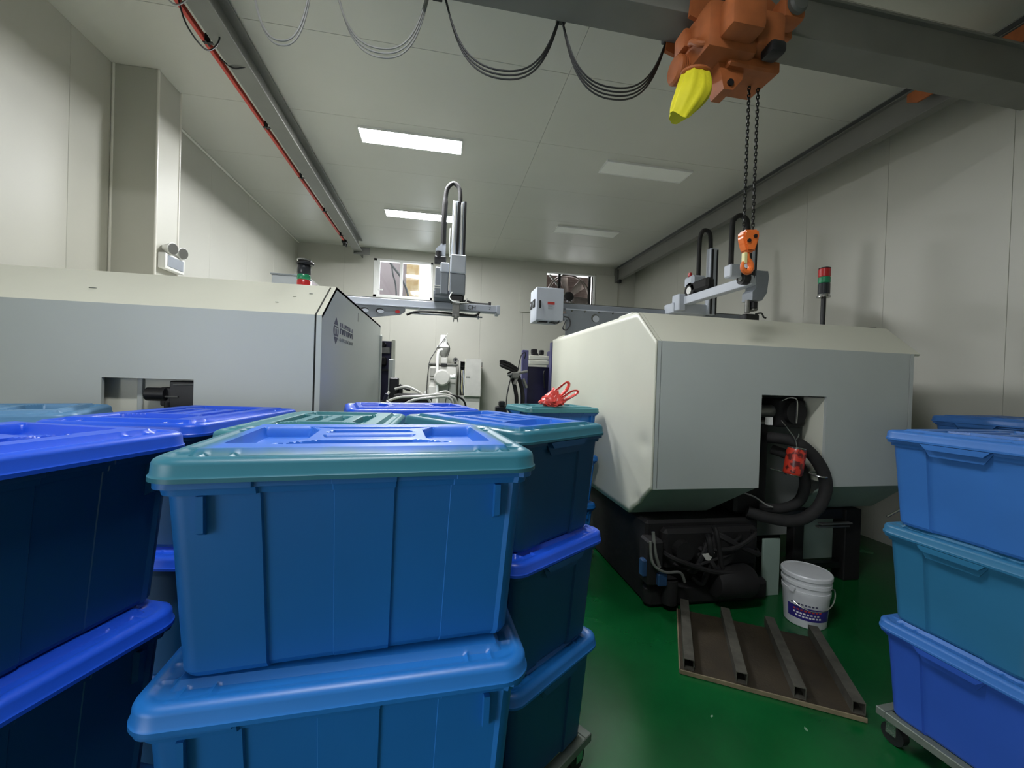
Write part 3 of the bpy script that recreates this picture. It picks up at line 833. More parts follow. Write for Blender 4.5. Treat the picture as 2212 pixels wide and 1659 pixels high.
obj('cap', B().lathe([(.046, 0), (.046, .006), (.03, .012)], (3.352, 3.1, zr + .285 + .25), 'z', 24), 'smoke', tr_, smooth=30)
obj('lead_wire', B().tube([(3.38, 3.08, zr + .012), (3.45, 3.06, zr + .02), (3.56, 3.06, zr + .008)], .007, 6, 5), 'cabled', tr_, smooth=1)

# ------------------------------------------------------------------ left moulding machine
ml = thing('moulding_machine', (-1.75, 3.8, 0), 'large cream injection moulding machine with dark printed logo, left side', 'machine', 'injection moulding machines')
LX0, LX1, LY0 = -2.86, -.66, 2.45
lzt, lzr = 1.93, 2.155
LYT, LYE = 2.76, 4.73
lo0, lo1, loz = -1.72, -1.295, 1.545
obj('front_panel', B().prism([(LX0, zb), (lo0, zb), (lo0, loz), (lo1, loz), (lo1, zb), (LX1 - .038, zb), (LX1 - .038, lzt), (LX0, lzt)], 'y', LY0, LY0 + .02), 'greycov', ml)
obj('corner_trim', B().box(LX1 - .028, LX1 - .001, LY0, LY0 + .02, zb, lzt), 'greycov', ml)
obj('seam', B().box(LX1 - .038, LX1 - .028, LY0 + .008, LY0 + .02, zb, lzt), 'gap', ml)
obj('top_bevel', slab([(LX0, LY0, lzt), (LX1 - .038, LY0, lzt), (LX1 - .038, LYT, lzr), (LX0, LYT, lzr)], .02), 'cream', ml)
obj('top_bevel_trim', slab([(LX1 - .028, LY0, lzt), (LX1, LY0, lzt), (LX1, LYT, lzr), (LX1 - .028, LYT, lzr)], .02), 'cream', ml)
obj('top_seam', slab([(LX1 - .038, LY0 + .008, lzt), (LX1 - .028, LY0 + .008, lzt), (LX1 - .028, LYT, lzr - .008), (LX1 - .038, LYT, lzr - .008)], .01), 'gap', ml)
obj('roof_panel', B().box(LX0, LX1, LYT, LYE, lzr - .02, lzr, .002), 'cream', ml)
obj('side_panel', B().prism([(LY0 + .001, zb), (LY0 + .001, lzt - .002), (LYT, lzr - .001), (LYE, lzr - .001), (LYE, zl), (LYT, zl)], 'x', LX1 - .016, LX1), 'greycov', ml)
obj('side_panel', B().prism([(LY0 + .02, zb), (LY0 + .02, lzt - .012), (LYT, lzr - .02), (LYE, lzr - .02), (LYE, zl), (LYT, zl)], 'x', LX0, LX0 + .016), 'greycov', ml)
obj('rear_flange', B().box(LX1 - .2, LX1 + .02, LYE - .02, LYE + .02, .62, 2.05, .004), 'greycov', ml)
obj('lower_bevel', slab([(LX0, LYT, zl), (LX1 - .002, LYT, zl), (LX1 - .002, LY0, zb), (LX0, LY0, zb)], .015), 'dgreen', ml)
obj('machine_base', B().box(LX0 + .1, LX1 - .1, 2.8, 5.6, 0, .6, .02), 'black', ml)
obj('inner_plate', B().box(-2.6, -.72, 2.53, 2.55, .9, 1.86, .003), 'cream', ml)
obj('inner_rib', B().box(-1.60, -1.575, 2.515, 2.53, .9, 1.84, .003), 'greycov', ml)
obj('clamp_motor', B().box(-1.425, -1.28, 2.475, 2.528, 1.10, 1.535, .006).box(-1.47, -1.40, 2.478, 2.528, 1.40, 1.50, .006).cyl((-1.53, 2.485, 1.462), (-1.44, 2.485, 1.462), .036, n=20).cyl((-1.435, 2.485, 1.30), (-1.435, 2.485, 1.42), .016), 'blackp', ml, smooth=30)
obj('brass_pipe', B().tube([(-1.40, 2.468, 1.515), (-1.29, 2.468, 1.52)], .005, 6).tube([(-1.44, 2.472, 1.45), (-1.38, 2.472, 1.45)], .005, 6), 'steel', ml)
for (x, y, l) in ((-1.86, 2.58, .035), (-.78, 2.66, .02), (-.86, 2.62, .018), (-.93, 2.55, .016)):
    zz = lzt + (lzr - lzt) * (y - LY0) / (LYT - LY0)
    obj('paint_chip', B().box(x - l / 2, x + l / 2, y - .006, y + .006, -.0005, .0012, mx=None).move(Matrix.Translation((0, 0, zz + .0005))), 'printg', ml)
obj('drip_mark', B().box(LX1, LX1 + .001, 3.46, 3.48, 2.03, 2.10), 'printg', ml)
# printed logo on the side panel
def yz(y0, z0):
    return frame_mx((LX1 + .0006, y0, z0), (0, 1, 0), (0, 0, 1))
text('logo_lettering', 'HAITIAN', .104, 'print', ml, yz(2.885, 1.872), width=.39, bold=.0022)
obj('logo_stripe', B().box(LX1 + .0008, LX1 + .0022, 2.88, 3.285, 1.906, 1.913), 'greycov', ml)
text('logo_small_lettering', 'PLASTICS MACHINERY', .034, 'printg', ml, yz(2.875, 1.822), width=.42)
em = B()
pts = []
for i in range(25):
    t = -1 + 2 * i / 24
    pts.append((2.775 + .066 * (1 - abs(t) ** 1.7), 1.878 + .085 * t))
for i in range(1, 24):
    t = 1 - 2 * i / 24
    pts.append((2.775 - .066 * (1 - abs(t) ** 1.7), 1.878 + .085 * t))
em.prism(pts, 'x', LX1, LX1 + .0012)
eo = obj('logo_emblem', em, 'print', ml)
obj('emblem_mark', B().box(LX1 + .001, LX1 + .002, 2.72, 2.83, 1.908, 1.914).box(LX1 + .001, LX1 + .002, 2.73, 2.82, 1.838, 1.843)
    .box(LX1 + .001, LX1 + .002, 2.738, 2.748, 1.856, 1.9).box(LX1 + .001, LX1 + .002, 2.762, 2.772, 1.856, 1.9).box(LX1 + .001, LX1 + .002, 2.748, 2.762, 1.89, 1.9)
    .box(LX1 + .001, LX1 + .002, 2.785, 2.815, 1.89, 1.9).box(LX1 + .001, LX1 + .002, 2.795, 2.805, 1.856, 1.89), 'greycov', eo)
# platen area behind
obj('fixed_platen', B().box(-2.6, -.80, 4.85, 5.7, .6, 2.06, .02), 'navy', ml)
obj('injection_unit', B().box(-2.4, -1.2, 5.7, 8.0, .3, 1.5, .05).box(-2.3, -1.3, 5.7, 7.9, 0, .4), 'greycov', ml)
obj('guard_panel', B().box(-.80, -.605, 5.36, 5.40, .05, 2.04, .004), 'navy', ml)
obj('guard_post', B().box(-.605, -.565, 5.34, 5.42, .05, 2.055, .004), 'cream', ml)
obj('guard_rail', B().box(-.78, -.62, 5.30, 5.36, 1.88, 1.96, .006), 'steel', ml)
obj('guard_roller', B().cyl((-.70, 5.28, 1.99), (-.70, 5.36, 1.99), .03).box(-.78, -.66, 5.28, 5.36, 1.72, 1.84, .02), 'black', ml)
obj('latch_plate', B().box(-.80, -.62, 5.28, 5.35, 1.66, 1.68), 'black', ml)
obj('junction_box', B().box(-.575, -.47, 4.96, 5.05, 1.28, 1.58, .01).box(-.47, -.42, 4.94, 5.02, 1.30, 1.50, .01), 'blackp', ml)
obj('junction_plate', B().box(-.60, -.55, 5.05, 5.30, 1.2, 1.8, .004), 'greycov', ml)
obj('box_bracket', B().box(-.70, -.45, 5.05, 5.09, .9, 1.30, .004), 'black', ml)
hp = [
    [(-.5, 4.9, 1.45), (-.36, 4.85, 1.48), (-.22, 4.8, 1.42), (-.1, 4.8, 1.32), (-.05, 4.8, 1.15)],
    [(-.62, 4.7, 1.28), (-.45, 4.7, 1.36), (-.2, 4.75, 1.38), (.05, 4.8, 1.40), (.2, 4.85, 1.34), (.25, 4.9, 1.1)],
    [(-.4, 4.6, 1.27), (-.28, 4.6, 1.34), (-.1, 4.62, 1.37), (.1, 4.7, 1.38), (.16, 4.7, 1.30), (.17, 4.7, 1.1)],
    [(-.15, 4.9, 1.36), (.05, 4.9, 1.43), (.12, 4.9, 1.42), (.19, 4.9, 1.33), (.21, 4.9, 1.1)],
    [(-.55, 4.75, 1.42), (-.58, 4.7, 1.33), (-.48, 4.66, 1.26), (-.42, 4.66, 1.15)],
]
for q in hp:
    obj('coolant_hose', B().tube(q, .015, 8, 7), 'dryer', ml, smooth=1)
obj('mould_heater', B().box(-.52, -.08, 4.8, 5.1, 1.22, 1.40, .05, 2), 'black', ml, smooth=30)
obj('heater_leg', B().box(-.48, -.42, 4.85, 4.95, 0, 1.24, .004).box(-.18, -.12, 4.85, 4.95, 0, 1.24, .004), 'black', ml)
obj('dark_cable', B().tube([(-.45, 4.95, 1.5), (-.40, 4.9, 1.46), (-.33, 4.85, 1.44)], .012, 8, 4).tube([(-.2, 4.86, 1.38), (.1, 4.88, 1.40), (.3, 4.95, 1.33), (.35, 5.0, 1.1)], .012, 8, 5), 'hose', ml, smooth=1)
obj('blue_fitting', B().cyl((-.60, 4.68, 1.30), (-.56, 4.66, 1.40), .02), 'navy', ml, smooth=30)
obj('yellow_fitting', B().box(-.62, -.57, 4.62, 4.66, 1.24, 1.31, .008).box(-.50, -.46, 4.62, 4.66, 1.24, 1.28, .006), 'ygreen', ml)
# roof items
tl_ = tower((-.915, 2.95, lzr), 'signal lamp tower with green over red lens on the left machine roof', .042, [('redlens', .068, 'red_lens'), ('greenlens', .036, 'green_lens'), ('smoke', .066, 'body')], 0)
obj('cap', B().lathe([(.05, 0), (.054, .012), (.05, .02), (.042, .022)], (-.905, 2.945, lzr + .168), 'z', 24), 'blackp', tl_, smooth=30)
obj('cap', B().lathe([(.03, 0), (.044, .006), (.044, .016), (.03, .02)], (-.915, 2.95, lzr + .19), 'z', 24), 'chrome', tl_, smooth=30)
cb = thing('control_box', (-1.58, 4.6, lzr), 'light blue grey box on the left machine roof beside the signal lamp', 'box')
obj('body', B().box(-1.72, -1.40, 4.55, 4.75, lzr + .001, 2.60, .008), 'robot', cb)
obj('lid', B().box(-1.73, -1.39, 4.54, 4.76, 2.60, 2.615, .004), 'robotd', cb)

# emergency lamp on the column
el = thing('emergency_light', (-2.66, 4.57, 2.55), 'white twin-head emergency light on the left column', 'lamp')
obj('case', B().box(-2.669, -2.60, 4.42, 4.72, 2.56, 2.71, .01, 2), 'white', el, smooth=30)
obj('case_face', B().box(-2.60, -2.595, 4.45, 4.69, 2.585, 2.69, .002), 'robotd', el)
for y in (4.50, 4.66):
    h = obj('lamp_head', B().cyl((-2.655, y, 2.77), (-2.575, y - .02, 2.76), .034, .060, n=22), 'white', el, smooth=30)
    obj('lens', B().cyl((-2.576, y - .02, 2.76), (-2.568, y - .022, 2.759), .053, n=22), 'chrome', h, smooth=30)
    obj('neck', B().cyl((-2.635, y, 2.70), (-2.635, y, 2.755), .014), 'steel', h)

# ------------------------------------------------------------------ left take-out robot
ra = thing('takeout_robot', (-.6, 5.25, 2.07), 'light grey take-out robot with tall mast above the left machine', 'robot', 'take-out robots')
obj('riser', B().box(-1.9, -1.1, 5.2, 5.5, 2.06, 2.46, .01), 'robotd', ra)
obj('main_beam', B().box(-2.0, .725, 5.22, 5.40, 2.465, 2.55, .006), 'robot', ra)
obj('beam_rail', B().box(-2.0, .60, 5.24, 5.38, 2.55, 2.565, .003), 'raild', ra)
obj('beam_groove', B().box(-2.0, .70, 5.20, 5.225, 2.452, 2.468, .002), 'robotd', ra)
obj('beam_end', B().box(.70, .745, 5.21, 5.41, 2.44, 2.555, .004), 'robot', ra)
bp = obj('bracket_plate', B().prism([(-1.9, 2.45), (-.44, 2.45), (-.44, 2.40), (-.50, 2.36), (-.90, 2.30), (-1.9, 2.25)], 'y', 5.21, 5.23), 'robotd', ra)
for x, m_ in ((-.92, 'blackp'), (-.74, 'blackp'), (-.53, 'redlens')):
    z = 2.395
    r_ = .05 if m_ == 'blackp' else .03
    q = [(x + r_ * math.cos(t), z + .6 * r_ * math.sin(t)) for t in [2 * PI * i / 20 for i in range(20)]]
    obj('hole_disc', B().prism(q, 'y', 5.205, 5.212), m_, bp)  # flat disc in place of a hole; dark ones paint its shade
    if m_ == 'blackp':
        q = [(x + .01 + r_ * .8 * math.cos(t), z - .008 + .45 * r_ * math.sin(t)) for t in [2 * PI * i / 20 for i in range(20)]]
        obj('hole_pale_disc', B().prism(q, 'y', 5.203, 5.206), 'robot', bp)  # pale disc set off-centre, leaving a painted crescent of shade
obj('cable_tray', B().box(-.36, .52, 5.2, 5.24, 2.38, 2.395, .002).box(-.28, -.265, 5.2, 5.24, 2.38, 2.46).box(.46, .475, 5.2, 5.24, 2.36, 2.46), 'robotd', ra)
obj('air_hose', B().tube([(-.42, 5.18, 2.36), (-.25, 5.18, 2.41), (.2, 5.18, 2.405), (.42, 5.18, 2.40), (.48, 5.18, 2.45)], .014, 8, 6), 'hose', ra, smooth=1)
obj('end_cable', B().tube([(.1, 5.3, 2.58), (.3, 5.3, 2.60), (.42, 5.3, 2.575), (.62, 5.3, 2.575)], .014, 8, 5).cyl((.62, 5.3, 2.565), (.62, 5.3, 2.60), .018), 'hose', ra, smooth=1)
text('beam_lettering', 'CH', .075, 'blackp', ra, frame_mx((.33, 5.2195, 2.482), (1, 0, 0), (0, 0, 1)), width=.10)
text('beam_lettering', 'Z', .05, 'blackp', ra, frame_mx((.60, 5.2195, 2.488), (1, 0, 0), (0, 0, 1)), width=.028)
obj('carriage', B().box(-.10, .27, 5.02, 5.24, 2.56, 2.66, .01).box(.09, .275, 4.92, 5.12, 2.60, 2.85, .012), 'robotd', ra)
obj('carriage_cover', B().box(.09, .275, 4.90, 5.12, 2.85, 3.07, .012), 'robot', ra)
obj('servo_motor', B().box(-.085, -.005, 5.0, 5.1, 2.60, 2.93, .01), 'robotd', ra)
obj('servo_motor', B().box(-.02, .075, 4.96, 5.1, 2.60, 2.86, .01), 'robotd', ra)
obj('motor_cap', B().box(-.025, .08, 4.955, 5.105, 2.86, 2.98, .012), 'robot', ra)
obj('motor_band', B().box(-.09, 0, 4.995, 5.105, 2.70, 2.71).box(-.09, 0, 4.995, 5.105, 2.675, 2.682), 'white', ra)
obj('connector', B().box(-.10, .04, 5.02, 5.1, 2.98, 3.07, .01).cyl((-.05, 5.05, 3.05), (-.05, 5.05, 3.13), .035), 'blackp', ra)
obj('hose_bracket', B().prism([(-.09, 3.07), (.03, 3.07), (.03, 3.23), (-.02, 3.23), (-.09, 3.16)], 'y', 5.05, 5.12), 'robot', ra)
obj('mast', B().box(.10, .265, 5.0, 5.09, 2.7, 3.74, .004), 'robot', ra)
obj('mast_rail', B().box(.115, .14, 4.99, 5.0, 3.05, 3.72, .002), 'white', ra)
obj('mast_rail', B().box(.20, .22, 4.99, 5.0, 3.05, 3.72, .002), 'white', ra)
obj('mast_belt', B().box(.155, .185, 4.985, 5.0, 3.05, 3.73, .002).box(.235, .262, 4.985, 5.0, 3.05, 3.74, .002), 'blackp', ra)
arch = [(0.0, 5.08, 3.22), (.0, 5.07, 3.5), (.012, 5.06, 3.8), (.035, 5.05, 3.91), (.10, 5.04, 3.965), (.165, 5.03, 3.92), (.185, 5.02, 3.82), (.185, 5.02, 3.70)]
obj('cable_chain', B().tube(arch, lambda t: .026 if t > .25 else .034, 10, 8), 'hose', ra, smooth=1)
obj('white_hose', B().tube([(.08, 4.98, 3.4), (.075, 4.97, 3.2), (.085, 4.97, 3.05)], .008, 6, 5), 'white', ra, smooth=1)
obj('wrist', B().box(.10, .26, 4.92, 5.06, 2.50, 2.6, .02), 'blackp', ra)
obj('gripper', B().box(.13, .215, 4.90, 4.98, 2.33, 2.52, .006).box(.155, .19, 4.89, 4.99, 2.31, 2.35, .004), 'steel', ra)
obj('gripper_finger', B().tube([(.155, 4.93, 2.33), (.145, 4.92, 2.27)], .006, 6), 'steel', ra)
obj('gripper_finger', B().tube([(.19, 4.93, 2.33), (.20, 4.92, 2.27)], .006, 6), 'steel', ra)
obj('air_tube', B().tube([(.12, 4.92, 2.62), (.09, 4.88, 2.55), (.14, 4.86, 2.5), (.27, 4.88, 2.5), (.30, 4.95, 2.56)], .007, 6, 6), 'white', ra, smooth=1)

# ------------------------------------------------------------------ right take-out robot
rb = thing('takeout_robot', (2.4, 5.3, 2.07), 'light grey take-out robot with control box above the right machine', 'robot', 'take-out robots')
obj('riser', B().box(2.0, 2.9, 5.45, 5.75, 2.06, 2.56, .01), 'robotd', rb)
obj('main_beam', B().box(1.585, 4.3, 5.25, 5.43, 2.57, 2.645, .006), 'robotd', rb)
obj('beam_rail', B().box(1.585, 4.3, 5.27, 5.41, 2.645, 2.66, .003), 'raild', rb)
pb = obj('bracket_plate', B().prism([(1.64, 2.57), (2.9, 2.57), (2.9, 2.2), (1.64, 2.2)], 'y', 5.24, 5.26), 'robotd', rb)
obj('plate_lip', B().box(1.63, 2.9, 5.22, 5.26, 2.56, 2.574), 'robot', pb)
q = [(2.05 + .055 * math.cos(t), 2.47 + .055 * math.sin(t)) for t in [2 * PI * i / 24 for i in range(24)]]
obj('hole_disc', B().prism(q, 'y', 5.235, 5.242), 'raild', pb)  # flat dark disc painting the shade of a hole
q = [(2.06 + .045 * math.cos(t), 2.46 + .045 * math.sin(t)) for t in [2 * PI * i / 24 for i in range(24)]]
obj('hole_pale_disc', B().prism(q, 'y', 5.232, 5.236), 'robot', pb)  # offset pale disc over it, so a painted dark crescent shows
for x in (1.72, 1.9, 2.1, 2.3):
    obj('bolt', B().cyl((x, 5.22, 2.55), (x, 5.24, 2.55), .012, n=6), 'raild', pb)
cx_ = obj('control_box', B().box(1.22, 1.59, 5.2, 5.56, 2.39, 2.83, .012, 2), 'robot', rb, smooth=30)
obj('door_edge', B().box(1.225, 1.585, 5.194, 5.2, 2.40, 2.82, .002), 'robot', cx_)
obj('door_handle', B().box(1.255, 1.28, 5.18, 5.195, 2.55, 2.65, .006), 'blackp', cx_)
obj('warning_label', B().box(1.37, 1.465, 5.191, 5.1945, 2.605, 2.64), 'redp', cx_)
for k in range(4):
    obj('label_line', B().box(1.378, 1.455 - .015 * (k % 2), 5.191, 5.1945, 2.59 - k * .014, 2.594 - k * .014), 'printg', cx_)
for y in (5.27, 5.43):
    f_ = obj('fan_grille', B().box(1.208, 1.221, y, y + .10, 2.58, 2.68, .003), 'blackp', cx_)
    obj('fan_hub', B().cyl((1.205, y + .05, 2.63), (1.209, y + .05, 2.63), .02), 'robotd', f_)
for x in (1.27, 1.43):
    obj('vent', B().box(x, x + .12, 5.24, 5.32, 2.375, 2.391, .003), 'blackp', cx_)
obj('wire_loop', B().tube([(1.60, 5.2, 2.46), (1.66, 5.18, 2.44), (1.68, 5.17, 2.36), (1.63, 5.17, 2.28), (1.58, 5.17, 2.30), (1.60, 5.18, 2.36), (1.62, 5.19, 2.42)], .009, 6, 6), 'cabled', rb, smooth=1)
obj('wire_loop', B().tube([(1.54, 5.2, 2.40), (1.50, 5.18, 2.37), (1.46, 5.17, 2.37)], .008, 6, 5).cyl((1.44, 5.17, 2.37), (1.47, 5.17, 2.36), .014), 'cabled', rb, smooth=1)
obj('connector', B().box(1.59, 1.66, 5.2, 5.28, 2.41, 2.50, .01), 'robotd', rb)
# carriage and kick arm pointing toward the camera
obj('carriage', B().box(3.08, 3.62, 5.05, 5.28, 2.58, 2.72, .012), 'robot', rb)
obj('carriage_end', B().box(3.10, 3.2, 4.95, 5.12, 2.60, 2.82, .01), 'robot', rb)
arm = B()
d0, d1 = Vector((3.20, 5.10, 2.73)), Vector((3.40, 3.98, 2.80))
dv = (d1 - d0)
amx = frame_mx(d0, dv, Vector((-dv.y, dv.x, 0)))
arm.box(0, dv.length, -.055, .055, -.06, .045, .006)
arm.move(amx)
ao = obj('kick_arm', arm, 'robot', rb)
sa = B(); sa.box(.05, dv.length - .1, .054, .064, -.03, .015); sa.box(.05, dv.length - .1, -.02, .02, .045, .055); sa.move(amx)
obj('arm_groove', sa, 'robotd', ao)
obj('cable_reel', B().cyl((3.22, 4.92, 2.86), (3.34, 4.92, 2.86), .10, n=24).box(3.22, 3.34, 4.55, 4.92, 2.82, 2.96, .03), 'hose', rb, smooth=30)
obj('reel_face', B().cyl((3.215, 4.92, 2.86), (3.222, 4.92, 2.86), .05, n=20), 'white', rb, smooth=30)
obj('status_lamp', B().cyl((3.25, 4.95, 3.05), (3.25, 4.95, 3.10), .025), 'redlens', rb, smooth=30)
obj('carriage_cover', B().box(3.22, 3.44, 4.85, 5.05, 2.90, 3.06, .03, 1), 'robot', rb)
def mast_at(x, y, z0, z1, arch_h, xa, zh):
    obj('mast', B().box(x - .06, x + .06, y, y + .09, z0, z1, .004), 'robot', rb)
    obj('mast_rail', B().box(x - .045, x - .02, y - .01, y, z0, z1 - .02, .002).box(x + .03, x + .05, y - .01, y, z0, z1 - .02, .002), 'blackp', rb)
    obj('mast_edge', B().box(x - .015, x + .02, y - .006, y, z0, z1 - .03, .002), 'robot', rb)
    w = x - xa - .02
    pts = [(xa, y + .05, zh), (xa, y + .05, z1 + .05), (xa + .02, y + .05, arch_h - .05), (xa + w * .45, y + .05, arch_h), (xa + w * .85, y + .05, arch_h - .05), (xa + w * .95, y + .05, z1 - .02)]
    obj('cable_chain', B().tube(pts, .028, 10, 8), 'hose', rb, smooth=1)
mast_at(3.64, 5.0, 2.58, 3.48, 3.73, 3.44, 3.04)
mast_at(3.45, 4.08, 2.75, 3.37, 3.55, 3.215, 2.94)
obj('arm_head', B().prism([(3.42, 2.90), (3.565, 2.90), (3.58, 2.84), (3.56, 2.66), (3.50, 2.57), (3.38, 2.57), (3.38, 2.66), (3.42, 2.70)], 'y', 3.98, 4.14), 'robotd', rb)
obj('head_motor', B().box(3.10, 3.24, 3.98, 4.10, 2.81, 2.95, .012), 'robot', rb)
obj('head_pulley', B().cyl((3.24, 4.0, 2.80), (3.32, 4.0, 2.80), .065, n=20).box(3.28, 3.42, 3.98, 4.08, 2.76, 2.92, .02), 'blackp', rb, smooth=30)
obj('pulley_cap', B().cyl((3.232, 4.0, 2.80), (3.241, 4.0, 2.80), .03, n=16), 'chrome', rb, smooth=30)
obj('wrist', B().cyl((3.38, 4.05, 2.44), (3.38, 4.05, 2.58), .028).box(3.41, 3.48, 4.0, 4.1, 2.46, 2.56, .01), 'steel', rb)
obj('wrist_block', B().box(3.32, 3.50, 4.0, 4.1, 2.34, 2.42, .012).box(3.40, 3.46, 3.99, 4.1, 2.48, 2.56, .01), 'blackp', rb)
obj('air_tube', B().tube([(3.44, 4.0, 2.42), (3.50, 3.98, 2.43), (3.53, 3.98, 2.39), (3.56, 3.98, 2.38)], .009, 6, 5), 'cabled', rb, smooth=1)

# ------------------------------------------------------------------ far end: dryer and cabinet
dr = thing('hopper_dryer', (.1, 8.9, 0), 'grey white hopper dryer with dome loader against the back wall', 'dryer')
obj('barrel', B().box(-.22, .37, 8.7, 9.25, .25, 1.86, .05, 3), 'dryer', dr, smooth=30)
obj('barrel_lid', B().box(-.235, .385, 8.68, 9.27, 1.86, 1.90, .01), 'steel', dr)
obj('leg', B().box(-.20, -.14, 8.72, 8.78, 0, .26), 'steel', dr)
obj('leg', B().box(.29, .35, 8.72, 8.78, 0, .26), 'steel', dr)
obj('leg', B().box(-.20, -.14, 9.17, 9.23, 0, .26), 'steel', dr)
obj('leg', B().box(.29, .35, 9.17, 9.23, 0, .26), 'steel', dr)
obj('blower', B().lathe([(.04, 8.50), (.14, 8.505), (.17, 8.53), (.17, 8.62), (.12, 8.66), (.1, 8.7)], (.06, 0, 1.60), 'y', 28), 'dryer', dr, smooth=30)
obj('blower_nozzle', B().cyl((.16, 8.6, 1.62), (.30, 8.58, 1.62), .045).cyl((.28, 8.58, 1.63), (.34, 8.57, 1.63), .055), 'white', dr, smooth=30)
obj('sight_glass', B().box(-.19, -.06, 8.675, 8.70, 1.62, 1.80, .01).box(-.19, -.08, 8.66, 8.69, 1.57, 1.585), 'glassy', dr)
obj('lower_box', B().box(-.21, -.02, 8.6, 8.7, 1.05, 1.42, .01), 'dryer', dr)
obj('duct_pipe', B().tube([(.05, 8.62, 2.18), (-.02, 8.6, 2.15), (-.045, 8.58, 2.0), (-.045, 8.58, 1.6), (-.03, 8.58, 1.0), (-.03, 8.58, .4)], .032, 10, 8), 'white', dr, smooth=1)
obj('neck_block', B().box(.02, .16, 8.82, 8.98, 1.90, 2.03, .01), 'dryer', dr)
obj('neck_clamp', B().box(.03, .15, 8.66, 8.72, 1.84, 1.90, .01), 'blackp', dr)
obj('loader_cone', B().lathe([(.04, 2.02), (.05, 2.04), (.13, 2.16), (.135, 2.24), (.12, 2.26)], (.08, 8.9, 0), 'z', 28), 'glassy', dr, smooth=30)
obj('loader_dome', B().lathe([(.145, 2.25), (.14, 2.27), (.10, 2.30), (.085, 2.38), (.08, 2.42)], (.07, 8.9, 0), 'z', 28), 'white', dr, smooth=30)
obj('loader_motor', B().lathe([(.08, 2.40), (.078, 2.43), (.066, 2.44), (.066, 2.50), (.055, 2.515)], (.065, 8.9, 0), 'z', 28), 'white', dr, smooth=30)
obj('loader_antenna', B().tube([(.12, 8.9, 2.50), (.15, 8.9, 2.56)], .006, 6), 'white', dr)
obj('loader_cable', B().tube([(.10, 8.8, 2.46), (.04, 8.77, 2.36), (-.05, 8.75, 2.24), (-.12, 8.72, 2.1), (-.2, 8.7, 1.95), (-.24, 8.66, 1.6), (-.25, 8.66, 1.0)], .009, 6, 6), 'cabled', dr, smooth=1)
obj('loader_cable', B().tube([(.14, 8.8, 2.36), (.19, 8.8, 2.28), (.19, 8.8, 2.15), (.16, 8.8, 2.05)], .008, 6, 6), 'cabled', dr, smooth=1)
obj('blower_cable', B().tube([(.20, 8.58, 1.56), (.20, 8.58, 1.35), (.15, 8.58, 1.15), (.12, 8.58, .9)], .009, 6, 6), 'cabled', dr, smooth=1)
obj('air_inlet', B().lathe([(.025, 8.72), (.05, 8.715), (.055, 8.74), (.05, 8.78)], (.33, 0, 1.985), 'y', 24), 'steel', dr, smooth=30)
obj('air_inlet_stem', B().cyl((.33, 8.76, 1.88), (.33, 8.76, 1.94), .025).cyl((.33, 8.712, 1.985), (.33, 8.716, 1.985), .03), 'blackp', dr, smooth=30)
obj('side_flap', B().prism([(-.34, 1.10), (-.24, 1.22), (-.235, 1.34), (-.29, 1.30), (-.34, 1.18)], 'y', 8.7, 8.712), 'white', dr)
ec = thing('electrical_cabinet', (.66, 9.1, 0), 'grey electrical cabinet with its door ajar beside the hopper dryer', 'cabinet')
obj('pedestal', B().box(.42, .90, 9.0, 9.35, 0, 1.19, .01), 'dryer', ec)
b = B()
b.box(.42, .45, 9.0, 9.35, 1.19, 2.0, .003).box(.87, .90, 9.0, 9.35, 1.19, 2.0, .003).box(.45, .87, 9.32, 9.35, 1.19, 2.0).box(.45, .87, 9.0, 9.35, 1.97, 2.0).box(.45, .87, 9.0, 9.35, 1.19, 1.22)
obj('case', b, 'dryer', ec)
obj('door', B().box(.555, .905, 8.93, 8.96, 1.21, 2.03, .004), 'dryer', ec)
obj('door_frame', B().box(.545, .56, 8.935, 9.0, 1.21, 2.02, .002), 'cream', ec)
obj('door_lock', B().box(.57, .66, 8.92, 8.932, 1.62, 1.64, .003), 'raild', ec)
for z in (1.28, 1.86):
    obj('hinge', B().box(.90, .925, 8.93, 8.98, z, z + .10, .004), 'raild', ec)
obj('contactor', B().box(.46, .56, 9.15, 9.32, 1.84, 1.95, .005), 'blackp', ec)
for k in range(6):
    obj('wire', B().tube([(.46 + .014 * k, 9.12, 1.78), (.48 + .012 * k, 9.08, 1.6 - .03 * k), (.47 + .014 * k, 9.1, 1.4), (.50 + .008 * k, 9.12, 1.25)], .008, 6, 6), ('cabled', 'white', 'ygreen', 'cabled', 'white', 'bluebit')[k], ec, smooth=1)
bv_ = thing('black_valve_box', (.62, 3.95, 0), 'small black valve box on a thin post behind the bin with red bag', 'valve')
obj('post', B().cyl((.62, 3.95, 0), (.62, 3.95, 1.22), .02), 'black', bv_)
obj('body', B().box(.55, .66, 3.90, 4.0, 1.22, 1.34, .012).box(.58, .64, 3.9, 3.98, 1.34, 1.39, .01), 'blackp', bv_)
obj('hose', B().tube([(.56, 3.92, 1.25), (.50, 3.9, 1.24), (.45, 3.9, 1.20), (.42, 3.9, 1.1)], .010, 6, 5), 'cabled', bv_, smooth=1)

